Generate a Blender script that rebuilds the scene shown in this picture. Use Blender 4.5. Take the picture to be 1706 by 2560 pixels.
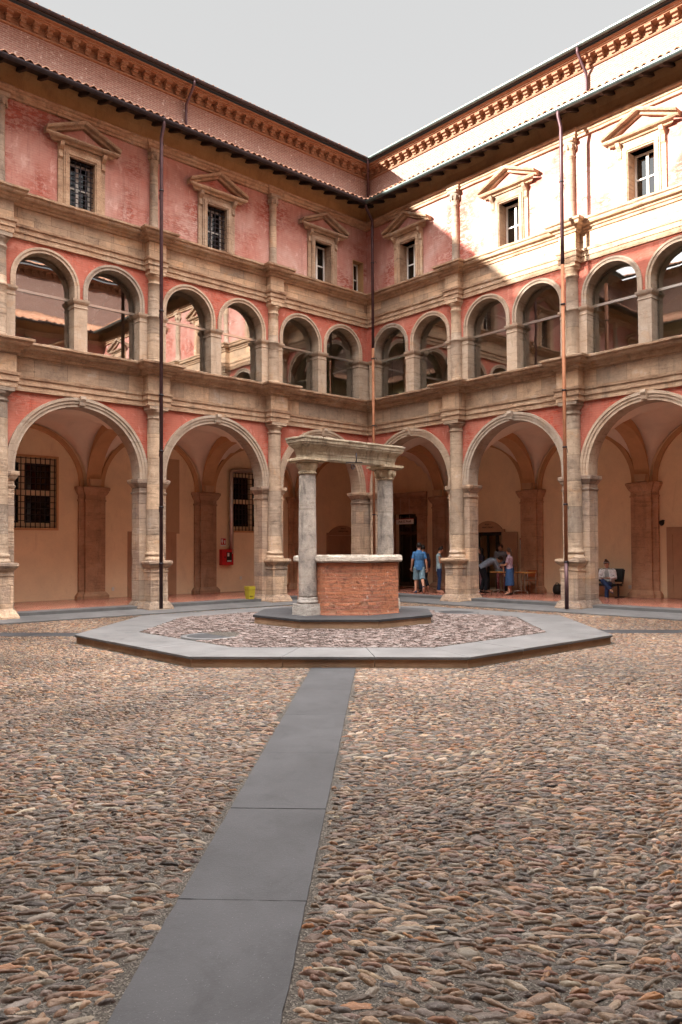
import bpy, bmesh, math, random
import numpy as np
from mathutils import Vector, Matrix, noise
random.seed(7); rng = np.random.default_rng(7)
PI = math.pi
scene = bpy.context.scene
for o in list(bpy.data.objects): bpy.data.objects.remove(o)
COL = scene.collection

# ---------------------------------------------------------------- camera
cam_d = bpy.data.cameras.new("camera"); cam = bpy.data.objects.new("camera", cam_d); COL.objects.link(cam)
scene.camera = cam
cam_d.sensor_fit = 'VERTICAL'; cam_d.sensor_height = 36.0; cam_d.lens = 27.316
cam_d.shift_y = 0.01629; cam_d.clip_start = 0.05; cam_d.clip_end = 3000
CF = Vector((0.67009351, 0.74185399, 0.02504689)); CR = Vector((0.74216268, -0.67020045, -0.00509147)); CU = Vector((-0.01300931, -0.02200063, 0.99967331))
CP = Vector((-20.0232, -20.6665, 1.8087))
cam.matrix_world = Matrix(((CR.x, CU.x, -CF.x, CP.x), (CR.y, CU.y, -CF.y, CP.y), (CR.z, CU.z, -CF.z, CP.z), (0, 0, 0, 1)))

# ---------------------------------------------------------------- sky, sun, exposure
SUN_T = Vector((1.0, -0.40, -0.355)).normalized()      # direction the light travels
el = math.asin(-SUN_T.z); az = math.atan2(-SUN_T.x, -SUN_T.y)
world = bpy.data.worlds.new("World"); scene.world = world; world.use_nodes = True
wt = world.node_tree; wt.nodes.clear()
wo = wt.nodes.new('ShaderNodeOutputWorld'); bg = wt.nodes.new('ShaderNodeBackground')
sky = wt.nodes.new('ShaderNodeTexSky'); sky.sky_type = 'NISHITA'; sky.sun_disc = False
sky.sun_elevation = el; sky.sun_rotation = az; sky.air_density = 1.0; sky.dust_density = 3.0; sky.ozone_density = 1.0
hs = wt.nodes.new('ShaderNodeHueSaturation'); hs.inputs['Saturation'].default_value = 0.12
# overcast veil: grey low down, upper sky made far brighter to light the courtyard
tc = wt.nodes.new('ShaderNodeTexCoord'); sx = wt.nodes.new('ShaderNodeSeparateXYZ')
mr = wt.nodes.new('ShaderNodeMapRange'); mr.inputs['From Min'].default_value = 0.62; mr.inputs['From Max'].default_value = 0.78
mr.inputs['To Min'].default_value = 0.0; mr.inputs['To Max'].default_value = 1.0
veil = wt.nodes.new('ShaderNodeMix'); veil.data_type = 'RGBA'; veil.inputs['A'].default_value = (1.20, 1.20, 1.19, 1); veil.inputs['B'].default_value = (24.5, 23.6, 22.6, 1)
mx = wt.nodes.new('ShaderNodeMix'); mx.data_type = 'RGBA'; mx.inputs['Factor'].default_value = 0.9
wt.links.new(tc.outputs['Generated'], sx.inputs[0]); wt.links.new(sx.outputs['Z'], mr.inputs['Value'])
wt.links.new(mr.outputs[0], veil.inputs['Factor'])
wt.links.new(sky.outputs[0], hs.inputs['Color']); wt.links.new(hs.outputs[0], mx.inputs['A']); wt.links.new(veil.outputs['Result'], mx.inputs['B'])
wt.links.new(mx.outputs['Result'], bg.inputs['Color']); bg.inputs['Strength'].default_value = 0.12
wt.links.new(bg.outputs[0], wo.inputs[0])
sd = bpy.data.lights.new("sun", 'SUN'); sd.energy = 5.0; sd.angle = math.radians(0.6); sd.color = (1.0, 0.95, 0.87)
sun = bpy.data.objects.new("sun", sd); COL.objects.link(sun)
sun.rotation_euler = SUN_T.to_track_quat('-Z', 'Y').to_euler()
vs = scene.view_settings; scene.display_settings.display_device = 'sRGB'
vs.view_transform = 'Standard'; vs.look = 'None'; vs.gamma = 1; vs.use_curve_mapping = False; vs.exposure = 2.2
scene.cycles.max_bounces = 10; scene.cycles.diffuse_bounces = 6; scene.cycles.caustics_reflective = False
scene.cycles.use_denoising = True

# ---------------------------------------------------------------- materials
class NT:
    def __init__(s, name):
        s.m = bpy.data.materials.new(name); s.m.use_nodes = True; s.t = s.m.node_tree; s.t.nodes.clear()
        s.out = s.n('OutputMaterial'); s.b = s.n('BsdfPrincipled'); s.l(s.b.outputs[0], s.out.inputs[0])
    def n(s, k, **kw):
        nd = s.t.nodes.new('ShaderNode' + k)
        for a, v in kw.items(): setattr(nd, a, v)
        return nd
    def l(s, a, b): s.t.links.new(a, b)
    def setin(s, nd, key, v):
        if hasattr(v, 'is_output') or isinstance(v, bpy.types.NodeSocket): s.l(v, nd.inputs[key])
        else: nd.inputs[key].default_value = v
    def coord(s):
        # wall coordinates: the facades run along x or along y, so x+y runs along either
        tc = s.n('TexCoord'); return tc.outputs['Object']
    def wall(s):
        sp = s.n('SeparateXYZ'); s.l(s.coord(), sp.inputs[0])
        ad = s.math('ADD', sp.outputs[0], sp.outputs[1]); cb = s.n('CombineXYZ'); s.l(ad, cb.inputs[0]); s.l(sp.outputs[2], cb.inputs[1])
        return cb.outputs[0]
    def math(s, op, a, b=0.0):
        nd = s.n('Math', operation=op); s.setin(nd, 0, a); s.setin(nd, 1, b); return nd.outputs[0]
    def map(s, v, sc=(1, 1, 1)):
        nd = s.n('Mapping'); s.l(v, nd.inputs[0]); nd.inputs['Scale'].default_value = sc; return nd.outputs[0]
    def noise(s, v, scale, detail=5, rough=.6, dist=0.0):
        nd = s.n('TexNoise'); s.l(v, nd.inputs['Vector']); nd.inputs['Scale'].default_value = scale
        nd.inputs['Detail'].default_value = detail; nd.inputs['Roughness'].default_value = rough; nd.inputs['Distortion'].default_value = dist
        return nd.outputs['Fac']
    def ramp(s, f, stops):
        nd = s.n('ValToRGB'); cr = nd.color_ramp
        while len(cr.elements) > 1: cr.elements.remove(cr.elements[-1])
        cr.elements[0].position = stops[0][0]; c = stops[0][1]; cr.elements[0].color = (*c, 1) if len(c) == 3 else c
        for p, c in stops[1:]:
            e = cr.elements.new(p); e.color = (*c, 1) if len(c) == 3 else c
        s.l(f, nd.inputs[0]); return nd.outputs[0]
    def rmp(s, f, a, b): return s.ramp(f, [(a, (0, 0, 0)), (b, (1, 1, 1))])
    def mix(s, f, a, b, mode='MIX'):
        nd = s.n('Mix', data_type='RGBA', blend_type=mode); s.setin(nd, 'Factor', f)
        for k, v in (('A', a), ('B', b)):
            if isinstance(v, tuple): nd.inputs[k].default_value = (*v, 1) if len(v) == 3 else v
            else: s.l(v, nd.inputs[k])
        return nd.outputs['Result']
    def bump(s, h, strength, dist, prev=None):
        nd = s.n('Bump'); nd.inputs['Strength'].default_value = strength; nd.inputs['Distance'].default_value = dist
        s.l(h, nd.inputs['Height'])
        if prev is not None: s.l(prev, nd.inputs['Normal'])
        return nd.outputs[0]
    def done(s, col, rough=.85, nrm=None, metal=0.0, spec=.3):
        if isinstance(col, tuple): s.b.inputs['Base Color'].default_value = (*col, 1) if len(col) == 3 else col
        else: s.l(col, s.b.inputs['Base Color'])
        s.setin(s.b, 'Roughness', rough); s.b.inputs['Metallic'].default_value = metal
        s.b.inputs['Specular IOR Level'].default_value = spec
        if nrm is not None: s.l(nrm, s.b.inputs['Normal'])
        return s.m

M = {}
def plain(key, c, rough=.7, metal=0.0, var=.25, scale=6, bump=.2, spec=.3):
    t = NT(key); v = t.coord(); n = t.noise(v, scale, 6, .65)
    hi = tuple(min(1, x * (1 + var)) for x in c); lo = tuple(x * (1 - var) for x in c)
    t.done(t.ramp(n, [(.3, lo), (.7, hi)]), rough, t.bump(t.noise(v, scale * 8, 5), bump, .01) if bump else None, metal, spec)
    M[key] = t.m; return t.m
def stone(key, cols, scale=2.0, bump=.6, strata=0.0, pits=.0, rough=.9, stain=(.10, .075, .055), stain_amt=.5, joints=None):
    t = NT(key); v = t.coord()
    n1 = t.noise(v, scale, 8, .65, .3); n2 = t.noise(v, scale * 6, 8, .7)
    k = len(cols) - 1
    if key in ('sandstone','cornice_stone','column_stone','pier_stone','arch_stone'): cols = [(c[0] * .96, c[1] * .965, c[2] * 1.05) for c in cols]
    c = t.ramp(t.math('ADD', t.math('MULTIPLY', n1, .72), t.math('MULTIPLY', n2, .28)), [(.34 + .34 * i / k, cols[i]) for i in range(k + 1)])
    # rain streaks and grime with ragged outlines
    st = t.noise(t.map(v, (2.5, 2.5, .45)), 1.6, 8, .7, .4)
    c = t.mix(t.math('MULTIPLY', t.rmp(st, .54, .68), stain_amt), c, stain)
    if key in ('cornice_stone', 'pier_stone', 'well_beam', 'white_stone'):
        ge = t.n('NewGeometry'); sz = t.n('SeparateXYZ'); t.l(ge.outputs['Normal'], sz.inputs[0]); ln = t.noise(v, 7, 8, .75)
        up_ = t.math('MULTIPLY', t.rmp(sz.outputs[2], .25, .6), t.rmp(ln, .40, .56)); c = t.mix(t.math('MULTIPLY', up_, .75), c, (.085, .065, .05))
    # patches of harder orange and paler grey stone
    pa = t.noise(v, 1.7, 9, .72, .8); c = t.mix(t.math('MULTIPLY', t.rmp(pa, .56, .66), .35), c, (.50, .26, .10) if key not in ('well_column', 'white_stone', 'well_beam') else (.40, .33, .25))
    # fine light and dark grain
    gr = t.noise(v, 60, 3, .7); c = t.mix(t.math('MULTIPLY', t.rmp(gr, .25, .75), 1.0), t.mix(.16, c, (0.02, .015, .01)), t.mix(.12, c, (.8, .7, .6)))
    h = t.math('ADD', t.math('MULTIPLY', n2, 1.0), t.math('MULTIPLY', t.noise(v, 34, 6, .7), .5))
    nb = t.bump(h, bump, .03)
    if strata:
        s_ = t.noise(t.map(v, (1.6, 1.6, 15)), 1.0, 5, .65, .35)
        nb = t.bump(s_, strata, .05, nb); c = t.mix(t.math('MULTIPLY', t.rmp(s_, .46, .30), .42), c, (.09, .06, .04))
    if pits:
        p = t.noise(v, 11, 6, .75); pm = t.rmp(p, .40, .30)
        c = t.mix(t.math('MULTIPLY', pm, .6), c, (.07, .05, .035)); nb = t.bump(t.rmp(p, .3, .42), pits, .03, nb)
    if joints:
        bt = t.n('TexBrick'); t.l(t.wall(), bt.inputs['Vector']); bt.offset = .5
        bt.inputs['Scale'].default_value = 1; bt.inputs['Brick Width'].default_value = joints[0]; bt.inputs['Row Height'].default_value = joints[1]
        bt.inputs['Mortar Size'].default_value = .006; bt.inputs['Mortar Smooth'].default_value = .3
        bt.inputs['Color1'].default_value = (0.72, .73, .76, 1); bt.inputs['Color2'].default_value = (1.38, 1.28, 1.16, 1); bt.inputs['Mortar'].default_value = (.35, .3, .25, 1)
        c = t.mix(.8, c, bt.outputs['Color'], 'MULTIPLY')
    oi = t.n('ObjectInfo'); c = t.mix(1.0, c, t.ramp(oi.outputs['Random'], [(0, (.86, .88, .92)), (.5, (1.04, 1.0, .96)), (1, (1.16, 1.12, 1.10))]), 'MULTIPLY')
    M[key] = t.done(c, rough, nb); return t.m
def pink(key, a, b, worn, dark, thresh):
    t = NT(key); v = t.coord(); w = t.wall()
    n1 = t.noise(v, .75, 6, .6, .5); n2 = t.noise(v, 3.5, 8, .7)
    c = t.ramp(n1, [(.32, a), (.52, b), (.7, worn)])
    c = t.mix(t.math('MULTIPLY', t.rmp(n2, .35, .7), .35), c, tuple(x * .72 for x in a))
    bt = t.n('TexBrick'); t.l(w, bt.inputs['Vector']); bt.inputs['Scale'].default_value = 1
    bt.inputs['Brick Width'].default_value = .27; bt.inputs['Row Height'].default_value = .068; bt.inputs['Mortar Size'].default_value = .007
    bt.inputs['Mortar Smooth'].default_value = .6
    bt.inputs['Color1'].default_value = (*dark, 1); bt.inputs['Color2'].default_value = (dark[0] * 1.4, dark[1] * 1.5, dark[2] * 1.4, 1); bt.inputs['Mortar'].default_value = (dark[0] * .6, dark[1] * .7, dark[2] * .7, 1)
    # plaster flaked off down to the brick in ragged patches
    big = t.noise(v, .55, 4, .55); fl = t.noise(t.map(v, (1, 1, 2.4)), 4.2, 10, .78, .25)
    m = t.math('MULTIPLY', t.rmp(fl, thresh, thresh + .04), t.rmp(big, .46, .58))
    c = t.mix(t.math('MULTIPLY', m, .8), c, bt.outputs['Color'])
    c = t.mix(t.math('MULTIPLY', bt.outputs['Fac'], .22), c, tuple(x * .5 for x in a))
    rs = t.noise(t.map(v, (5, 5, .35)), 1.3, 7, .7, .2); c = t.mix(t.math('MULTIPLY', t.rmp(rs, .52, .70), .38), c, tuple(x * .45 for x in a))
    pl = t.noise(t.map(v, (1.5, 1.5, 1.0)), 2.2, 9, .75, .4); c = t.mix(t.math('MULTIPLY', t.rmp(pl, .56, .62), .40), c, tuple(min(1, x * 1.12 + .07) for x in worn))
    nb = t.bump(t.math('SUBTRACT', 1.0, bt.outputs['Fac']), .35, .008)
    nb = t.bump(t.math('SUBTRACT', t.math('MULTIPLY', n2, .7), t.math('MULTIPLY', m, .5)), .6, .02, nb)
    nb = t.bump(t.noise(v, 45, 5), .35, .01, nb)
    M[key] = t.done(c, .92, nb); return t.m
pink('plaster_pink', (.47, .19, .15), (.52, .28, .235), (.57, .38, .33), (.30, .055, .035), .475)
pink('plaster_red', (.46, .125, .085), (.51, .17, .12), (.54, .23, .17), (.42, .07, .04), .50)
stone('sandstone', [(.23, .16, .105), (.40, .29, .19), (.52, .37, .235), (.58, .49, .38)], 1.3, .7, .25, .25, stain_amt=.4, joints=(.9, .62))
stone('cornice_stone', [(.22, .125, .07), (.42, .26, .15), (.52, .36, .22), (.58, .48, .36)], 1.6, .9, .55, .35, stain_amt=.55)
stone('column_stone', [(.24, .175, .12), (.41, .31, .21), (.52, .40, .275), (.57, .50, .42)], 1.1, .8, .6, .45, stain_amt=.4, joints=(7.0, .74))
stone('pier_stone', [(.24, .175, .135), (.40, .295, .21), (.52, .39, .265), (.57, .48, .38)], 1.2, .7, .8, .4, joints=(.8, .45))
stone('arch_stone', [(.36, .26, .18), (.50, .38, .26), (.56, .47, .36)], 1.4, .5, .1, .15, stain_amt=.35)
stone('inner_stone', [(.32, .18, .105), (.50, .29, .17), (.58, .38, .25)], 1.8, .6, .1, .25, stain_amt=.35)
stone('well_column', [(.10, .092, .09), (.24, .22, .205), (.36, .325, .29), (.50, .46, .41)], 2.6, .9, .15, .5, stain=(.045, .042, .042), stain_amt=.85)
stone('well_beam', [(.26, .20, .13), (.52, .43, .30), (.64, .57, .45)], 3.4, 1.0, .3, .55, stain=(.085, .06, .035), stain_amt=.9)
stone('white_stone', [(.42, .38, .33), (.60, .55, .49), (.70, .66, .60)], 4, .9, .1, .5, stain_amt=.35)
stone('ochre', [(.36, .19, .075), (.50, .29, .12), (.55, .35, .17)], .9, .3, 0, 0, stain=(.25, .12, .05), stain_amt=.5)
def wallplaster(key, c, dirt):
    t = NT(key); v = t.coord(); n = t.noise(v, .8, 7, .65, .4); col = t.ramp(n, [(.3, tuple(x * .88 for x in c)), (.68, tuple(min(1, x * 1.06) for x in c))])
    s1 = t.noise(t.map(v, (2.5, 2.5, .5)), 1.4, 8, .75, .5); col = t.mix(t.math('MULTIPLY', t.rmp(s1, .56, .72), .30), col, dirt)
    s2 = t.noise(v, 5, 9, .8); col = t.mix(t.math('MULTIPLY', t.rmp(s2, .60, .66), .18), col, tuple(x * .7 for x in c)); cr = t.noise(v, 2.1, 10, .6, 2.5)
    col = t.mix(t.math('MULTIPLY', t.math('SUBTRACT', t.rmp(cr, .494, .497), t.rmp(cr, .500, .503)), .35), col, dirt)
    M[key] = t.done(col, .85, t.bump(t.noise(v, 6, 8, .7), .25, .02))
wallplaster('cream', (.89, .70, .47), (.52, .33, .19))
wallplaster('vault', (.84, .70, .57), (.60, .45, .33))
plain('rib', (.56, .32, .165), .8, var=.12, scale=2, bump=.15)
plain('cream_gallery', (.74, .60, .45), .8, var=.1, scale=1.2, bump=.1)
plain('iron', (.035, .03, .035), .5, .6, bump=.1)
plain('gutter', (.055, .05, .06), .45, .5, bump=.15)
plain('gutter_green', (.10, .13, .125), .4, .6, bump=.15)
plain('pipe', (.085, .045, .05), .45, .4, bump=.1)
plain('copper', (.34, .14, .07), .6, .25, var=.2, bump=.1)
plain('steel', (.55, .50, .45), .3, .9, var=.1, bump=.03)
plain('wood_white', (.72, .70, .66), .5, var=.08)
plain('door_brown', (.45, .27, .165), .55, var=.1, scale=3)
plain('dark', (.02, .015, .012), .6, var=.2)
plain('dark_brown', (.07, .04, .025), .6, var=.3)
plain('rafter', (.045, .028, .02), .8, var=.3)
plain('lamp_cream', (.50, .33, .20), .6, var=.05)
plain('red_metal', (.55, .02, .025), .35, var=.1, bump=.02)
plain('sign_white', (.75, .75, .73), .4, var=.03, bump=0)
plain('yellow', (.40, .32, .03), .4, var=.1, bump=.02)
plain('wood_top', (.60, .30, .09), .45, var=.15)
plain('wood_orange', (.45, .13, .04), .45, var=.15)
plain('leather', (.02, .024, .024), .4, var=.2)
plain('skin', (.52, .27, .18), .55, var=.08, bump=0)
plain('hair', (.018, .012, .010), .5, var=.3, scale=30)
plain('hair_brown', (.07, .035, .02), .5, var=.3, scale=30)
plain('phone', (.02, .02, .025), .2, bump=0)
plain('sole', (.6, .6, .58), .6, bump=0)
plain('poster_red', (.40, .03, .08), .5, var=.03, bump=0)
plain('navy_print', (.03, .05, .10), .5, var=.03, bump=0)
for k, c in dict(shirt_blue=(.055, .16, .34), shorts=(.19, .30, .37), tank=(.30, .40, .44), jeans=(.02, .04, .11), shirt_grey=(.25, .31, .40),
                 trousers=(.012, .014, .02), tee_grey=(.22, .24, .28), skirt=(.04, .10, .24), white_cloth=(.70, .70, .72), backpack=(.012, .025, .06), dark_top=(.03, .025, .04)).items():
    plain(k, c, .85, var=.25, scale=14, bump=.4)
def patterned(key, a, b, sc):
    t = NT(key); n = t.noise(t.coord(), sc, 3, .6); M[key] = t.done(t.ramp(n, [(.42, a), (.5, b), (.58, a)]), .85)
patterned('print_pink', (.33, .20, .30), (.60, .48, .52), 26); patterned('print_red', (.32, .03, .07), (.5, .3, .3), 22)
def stripes(key):
    t = NT(key); w = t.n('TexWave', wave_type='BANDS', bands_direction='Z'); t.l(t.coord(), w.inputs[0]); w.inputs['Scale'].default_value = 11
    M[key] = t.done(t.ramp(w.outputs[1], [(.45, (.08, .08, .09)), (.55, (.6, .6, .58))]), .85)
stripes('stripe')
def brick(key, c1, c2, mortar, w, h, ms, blotch, dark, eff, bumpd=.02):
    t = NT(key); v = t.coord(); wv = t.wall()
    # uneven hand-laid courses
    wob = .075 if key == 'brick_well' else .03; nd = t.n('VectorMath', operation='ADD'); nz = t.n('TexNoise'); t.l(v, nz.inputs['Vector']); nz.inputs['Scale'].default_value = 3
    sc = t.n('VectorMath', operation='SCALE'); t.l(nz.outputs['Color'], sc.inputs[0]); sc.inputs['Scale'].default_value = wob
    t.l(wv, nd.inputs[0]); t.l(sc.outputs[0], nd.inputs[1])
    bt = t.n('TexBrick'); t.l(nd.outputs[0], bt.inputs['Vector']); bt.inputs['Scale'].default_value = 1
    bt.inputs['Brick Width'].default_value = w; bt.inputs['Row Height'].default_value = h; bt.inputs['Mortar Size'].default_value = ms
    bt.inputs['Color1'].default_value = (*c1, 1); bt.inputs['Color2'].default_value = (*c2, 1); bt.inputs['Mortar'].default_value = (*mortar, 1)
    n1 = t.noise(v, 1.6, 7, .65); n2 = t.noise(v, 9, 7, .7)
    c = t.mix(t.math('MULTIPLY', t.rmp(n1, .42, .62), blotch[3]), bt.outputs['Color'], blotch[:3])
    c = t.mix(t.math('MULTIPLY', t.rmp(n2, .52, .66), .55), c, dark)
    if eff:
        e = t.noise(t.map(v, (1.4, 1.4, 1)), 5, 8, .8); c = t.mix(t.math('MULTIPLY', t.rmp(e, .60, .645), eff), c, (.75, .70, .66))
    nb = t.bump(t.math('SUBTRACT', t.math('MULTIPLY', n2, .8), bt.outputs['Fac']), .8, bumpd); nb = t.bump(t.noise(v, 40, 5), .5, .01, nb)
    M[key] = t.done(c, .92, nb)
brick('brick_upper', (.24, .12, .095), (.31, .165, .135), (.38, .31, .27), .27, .07, .012, (.26, .16, .135, .4), (.16, .07, .055), .9)
brick('brick_cornice', (.27, .13, .075), (.21, .09, .05), (.32, .21, .14), .27, .07, .008, (.28, .17, .11, .5), (.18, .08, .04), .25)
brick('brick_well', (.30, .12, .085), (.52, .20, .11), (.36, .18, .115), .25, .075, .013, (.50, .19, .09, .60), (.10, .05, .04), .5, .08)
def slab(key, c, vr=.18, joint=None, rough=.7):
    t = NT(key); v = t.coord(); n1 = t.noise(v, .9, 7, .62, .3); n2 = t.noise(v, 22, 6, .75)
    lo = tuple(x * (1 - vr) for x in c); hi = tuple(x * (1 + vr) for x in c)
    col = t.ramp(n1, [(.3, lo), (.7, hi)]); sp = t.noise(v, 130, 2, .6)
    col = t.mix(t.math('MULTIPLY', t.rmp(sp, .66, .74), .16), col, (.45, .45, .46)); col = t.mix(t.math('MULTIPLY', t.rmp(n2, .40, .30), .4), col, tuple(x * .45 for x in c))
    sm = t.noise(v, 2.6, 6, .7, .6); col = t.mix(t.math('MULTIPLY', t.rmp(sm, .52, .70), .5), col, tuple(x * .48 for x in c)); lm_ = t.noise(v, 1.1, 8, .75, 1.2); col = t.mix(t.math('MULTIPLY', t.rmp(lm_, .55, .68), .3), col, tuple(x * 1.7 for x in c))
    M[key] = t.done(col, rough, t.bump(t.noise(v, 70, 6, .7), .35, .006))
slab('slab_grey', (.035, .0345, .038), .38); slab('slab_light', (.108, .105, .106), .28); slab('riser_brown', (.33, .215, .135), .35); slab('terracotta', (.42, .175, .125), .12, rough=.22)
def ground_mat():
    t = NT('mortar'); v = t.coord(); n = t.noise(v, 1.2, 6, .6); g = t.n('TexVoronoi'); t.l(v, g.inputs['Vector']); g.inputs['Scale'].default_value = 120
    c = t.ramp(n, [(.3, (.03, .025, .021)), (.7, (.06, .051, .043))]); c = t.mix(.6, c, t.ramp(g.outputs['Color'], [(.1, (.014, .011, .009)), (.6, (.065, .055, .046)), (.95, (.22, .195, .17))]))
    nb = t.bump(g.outputs['Distance'], .9, .006); M['mortar'] = t.done(c, .95, t.bump(t.noise(v, 30, 6), .6, .02, nb))
ground_mat()
def attr_mat(key, attr, rough, bs, bumpv):
    t = NT(key); a = t.n('Attribute', attribute_name=attr); v = t.coord(); n = t.noise(v, bs, 6, .7)
    c = t.mix(t.math('MULTIPLY', t.rmp(n, .35, .68), .55), a.outputs['Color'], t.mix(.5, a.outputs['Color'], (.75, .7, .62), 'MULTIPLY'))
    f = t.noise(v, bs * 5, 4, .7); c = t.mix(t.math('MULTIPLY', t.rmp(f, .6, .72), .3), c, (.6, .55, .48))
    M[key] = t.done(c, rough, t.bump(t.noise(v, bs * 2, 5, .7), bumpv, .006), spec=.35)
attr_mat('pebble', 'stone_col', .55, 28, .8); attr_mat('paver', 'stone_col', .8, 25, .5)
def tile_mat():
    t = NT('roof_tile'); v = t.coord(); n = t.noise(v, 6, 4, .7)
    c = t.ramp(n, [(.3, (.16, .07, .045)), (.5, (.36, .17, .10)), (.7, (.45, .30, .22))]); M['roof_tile'] = t.done(c, .9, t.bump(t.noise(v, 40, 4), .5, .01))
tile_mat()
def glass_mat(key, tint, ior, base):
    t = NT(key); t.t.nodes.remove(t.b); tr = t.n('BsdfTransparent'); tr.inputs[0].default_value = (*tint, 1)
    gl = t.n('BsdfGlossy'); gl.inputs['Roughness'].default_value = .01; gl.inputs['Color'].default_value = (.95, .95, .95, 1)
    fr = t.n('Fresnel'); fr.inputs['IOR'].default_value = ior; ms = t.n('MixShader')
    v = t.coord(); t.l(t.bump(t.noise(v, .7, 2), .04, .05), gl.inputs['Normal'])
    t.l(t.math('MINIMUM', t.math('ADD', fr.outputs[0], base), 1.0), ms.inputs[0]); t.l(tr.outputs[0], ms.inputs[1]); t.l(gl.outputs[0], ms.inputs[2]); t.l(ms.outputs[0], t.out.inputs[0])
    M[key] = t.m
glass_mat('glass', (.74, .78, .74), 1.5, .27); glass_mat('glass_dark', (.25, .28, .3), 1.5, .06)
def emit(key, c, s):
    t = NT(key); t.b.inputs['Emission Color'].default_value = (*c, 1); t.b.inputs['Emission Strength'].default_value = s; M[key] = t.done(c, .5)
emit('lamp_tube', (.80, 1.0, .78), 9.0)

# ---------------------------------------------------------------- mesh builder
class Frame:                    # maps local (s along, p towards the courtyard, z) to world
    def __init__(s, fn, flip): s.fn = fn; s.flip = flip
WL, BL, WR, BR = 22.05, 4.41, 21.5, 4.30
ID = Frame(lambda a, b, c: (a, b, c), False)
FL = Frame(lambda s, p, z: (-s, -p, z), False)
FR = Frame(lambda s, p, z: (-p, -s, z), True)
FW = Frame(lambda s, p, z: (-WL + p, -s, z), False)
FS = Frame(lambda s, p, z: (-s, -WR + p, z), True)

def children_tag(o, label=None, cat=None, group=None, kind=None):
    if label: o['label'] = label
    if cat: o['category'] = cat
    if group: o['group'] = group
    if kind: o['kind'] = kind
    return o
tag = children_tag
def empty(name, label, cat, loc=(0, 0, 0), group=None, rz=0):
    o = bpy.data.objects.new(name, None); COL.objects.link(o); o.location = loc; o.rotation_euler = (0, 0, rz); o.empty_display_size = .2
    return tag(o, label, cat, group)
def wloc(o):
    v = Vector((0, 0, 0))
    while o is not None: v = v + Vector(o.location); o = o.parent
    return v

class MB:
    def __init__(s): s.v = []; s.f = []; s.sm = []
    def add(s, vs, fs, smooth=False):
        b = len(s.v); s.v += [tuple(x) for x in vs]; s.f += [tuple(b + i for i in f) for f in fs]; s.sm += [smooth] * len(fs); return s
    def box(s, a0, a1, b0, b1, c0, c1, j=0):
        vs = [(a0, b0, c0), (a1, b0, c0), (a1, b1, c0), (a0, b1, c0), (a0, b0, c1), (a1, b0, c1), (a1, b1, c1), (a0, b1, c1)]
        if j: vs = [tuple(q + random.uniform(-j, j) for q in v) for v in vs]
        return s.add(vs, [(0, 3, 2, 1), (4, 5, 6, 7), (0, 1, 5, 4), (1, 2, 6, 5), (2, 3, 7, 6), (3, 0, 4, 7)])
    def sweep(s, st, caps=True, smooth=False, loop=False):
        n = len(st[0]); vs = [q for r in st for q in r]; fs = []
        m = len(st)
        for i in range(m if loop else m - 1):
            i2 = (i + 1) % m
            for k in range(n):
                k2 = (k + 1) % n; fs.append((i * n + k, i * n + k2, i2 * n + k2, i2 * n + k))
        if caps and not loop: fs += [tuple(range(n))[::-1], tuple((m - 1) * n + k for k in range(n))]
        return s.add(vs, fs, smooth)
    def lathe(s, c, prof, seg=24, jit=0, smooth=True):   # prof: (r,z) bottom to top, axis z
        st = []
        for r, z in prof:
            st.append([(c[0] + r * math.cos(2 * PI * k / seg), c[1] + r * math.sin(2 * PI * k / seg), c[2] + z) for k in range(seg)])
        if jit: st = [[jig(q, jit) for q in r] for r in st]
        return s.sweep(st, True, smooth)
    def tube(s, path, r, seg=8, smooth=True, rs=None):
        pts = [Vector(p) for p in path]; st = []; up = None
        for i, p in enumerate(pts):
            d = (pts[min(i + 1, len(pts) - 1)] - pts[max(i - 1, 0)]).normalized()
            if up is None: a = Vector((0, 0, 1)) if abs(d.z) < .9 else Vector((1, 0, 0)); x = d.cross(a).normalized()
            else: x = (up - d * up.dot(d)).normalized()
            up = x; y = d.cross(x).normalized(); rr = rs[i] if rs else r
            st.append([tuple(p + x * rr * math.cos(2 * PI * k / seg) + y * rr * math.sin(2 * PI * k / seg)) for k in range(seg)])
        return s.sweep(st, True, smooth)
    def stack(s, c, hw, off, prof, p_back=0.0, jit=0.006):
        # moulded block: prof (extra projection, z); plan is a rectangle half-width hw+e, front off+e
        st = []
        for e, z in prof:
            a = hw + e; n = 5; ring = [(c - a, p_back, z)] + [(c - a + 2 * a * k / n, off + e, z) for k in range(n + 1)] + [(c + a, p_back, z)]
            st.append([jig(q, jit) if jit else q for q in ring])
        return s.sweep(st, True)
    def build(s, name, mat, parent=None, fr=ID, kind=None, bevel=0, label=None):
        me = bpy.data.meshes.new(name); off = wloc(parent) if parent is not None else Vector((0, 0, 0))
        vs = [fr.fn(*v) for v in s.v]; vs = [(v[0] - off.x, v[1] - off.y, v[2] - off.z) for v in vs]
        fs = [f[::-1] for f in s.f] if fr.flip else s.f
        me.from_pydata(vs, [], fs); me.polygons.foreach_set('use_smooth', s.sm); me.update()
        o = bpy.data.objects.new(name, me); COL.objects.link(o)
        if parent is not None: o.parent = parent
        me.materials.append(M[mat] if isinstance(mat, str) else mat)
        if bevel:
            b = o.modifiers.new('bevel', 'BEVEL'); b.width = bevel; b.segments = 2; b.limit_method = 'ANGLE'
        if kind: o['kind'] = kind
        if label: o['label'] = label
        return o
def jig(q, a):
    v = Vector(q); n = noise.noise_vector(v * 4.3) * .65 + noise.noise_vector(v * 13.0) * .5
    return tuple(v + n * a)

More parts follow.
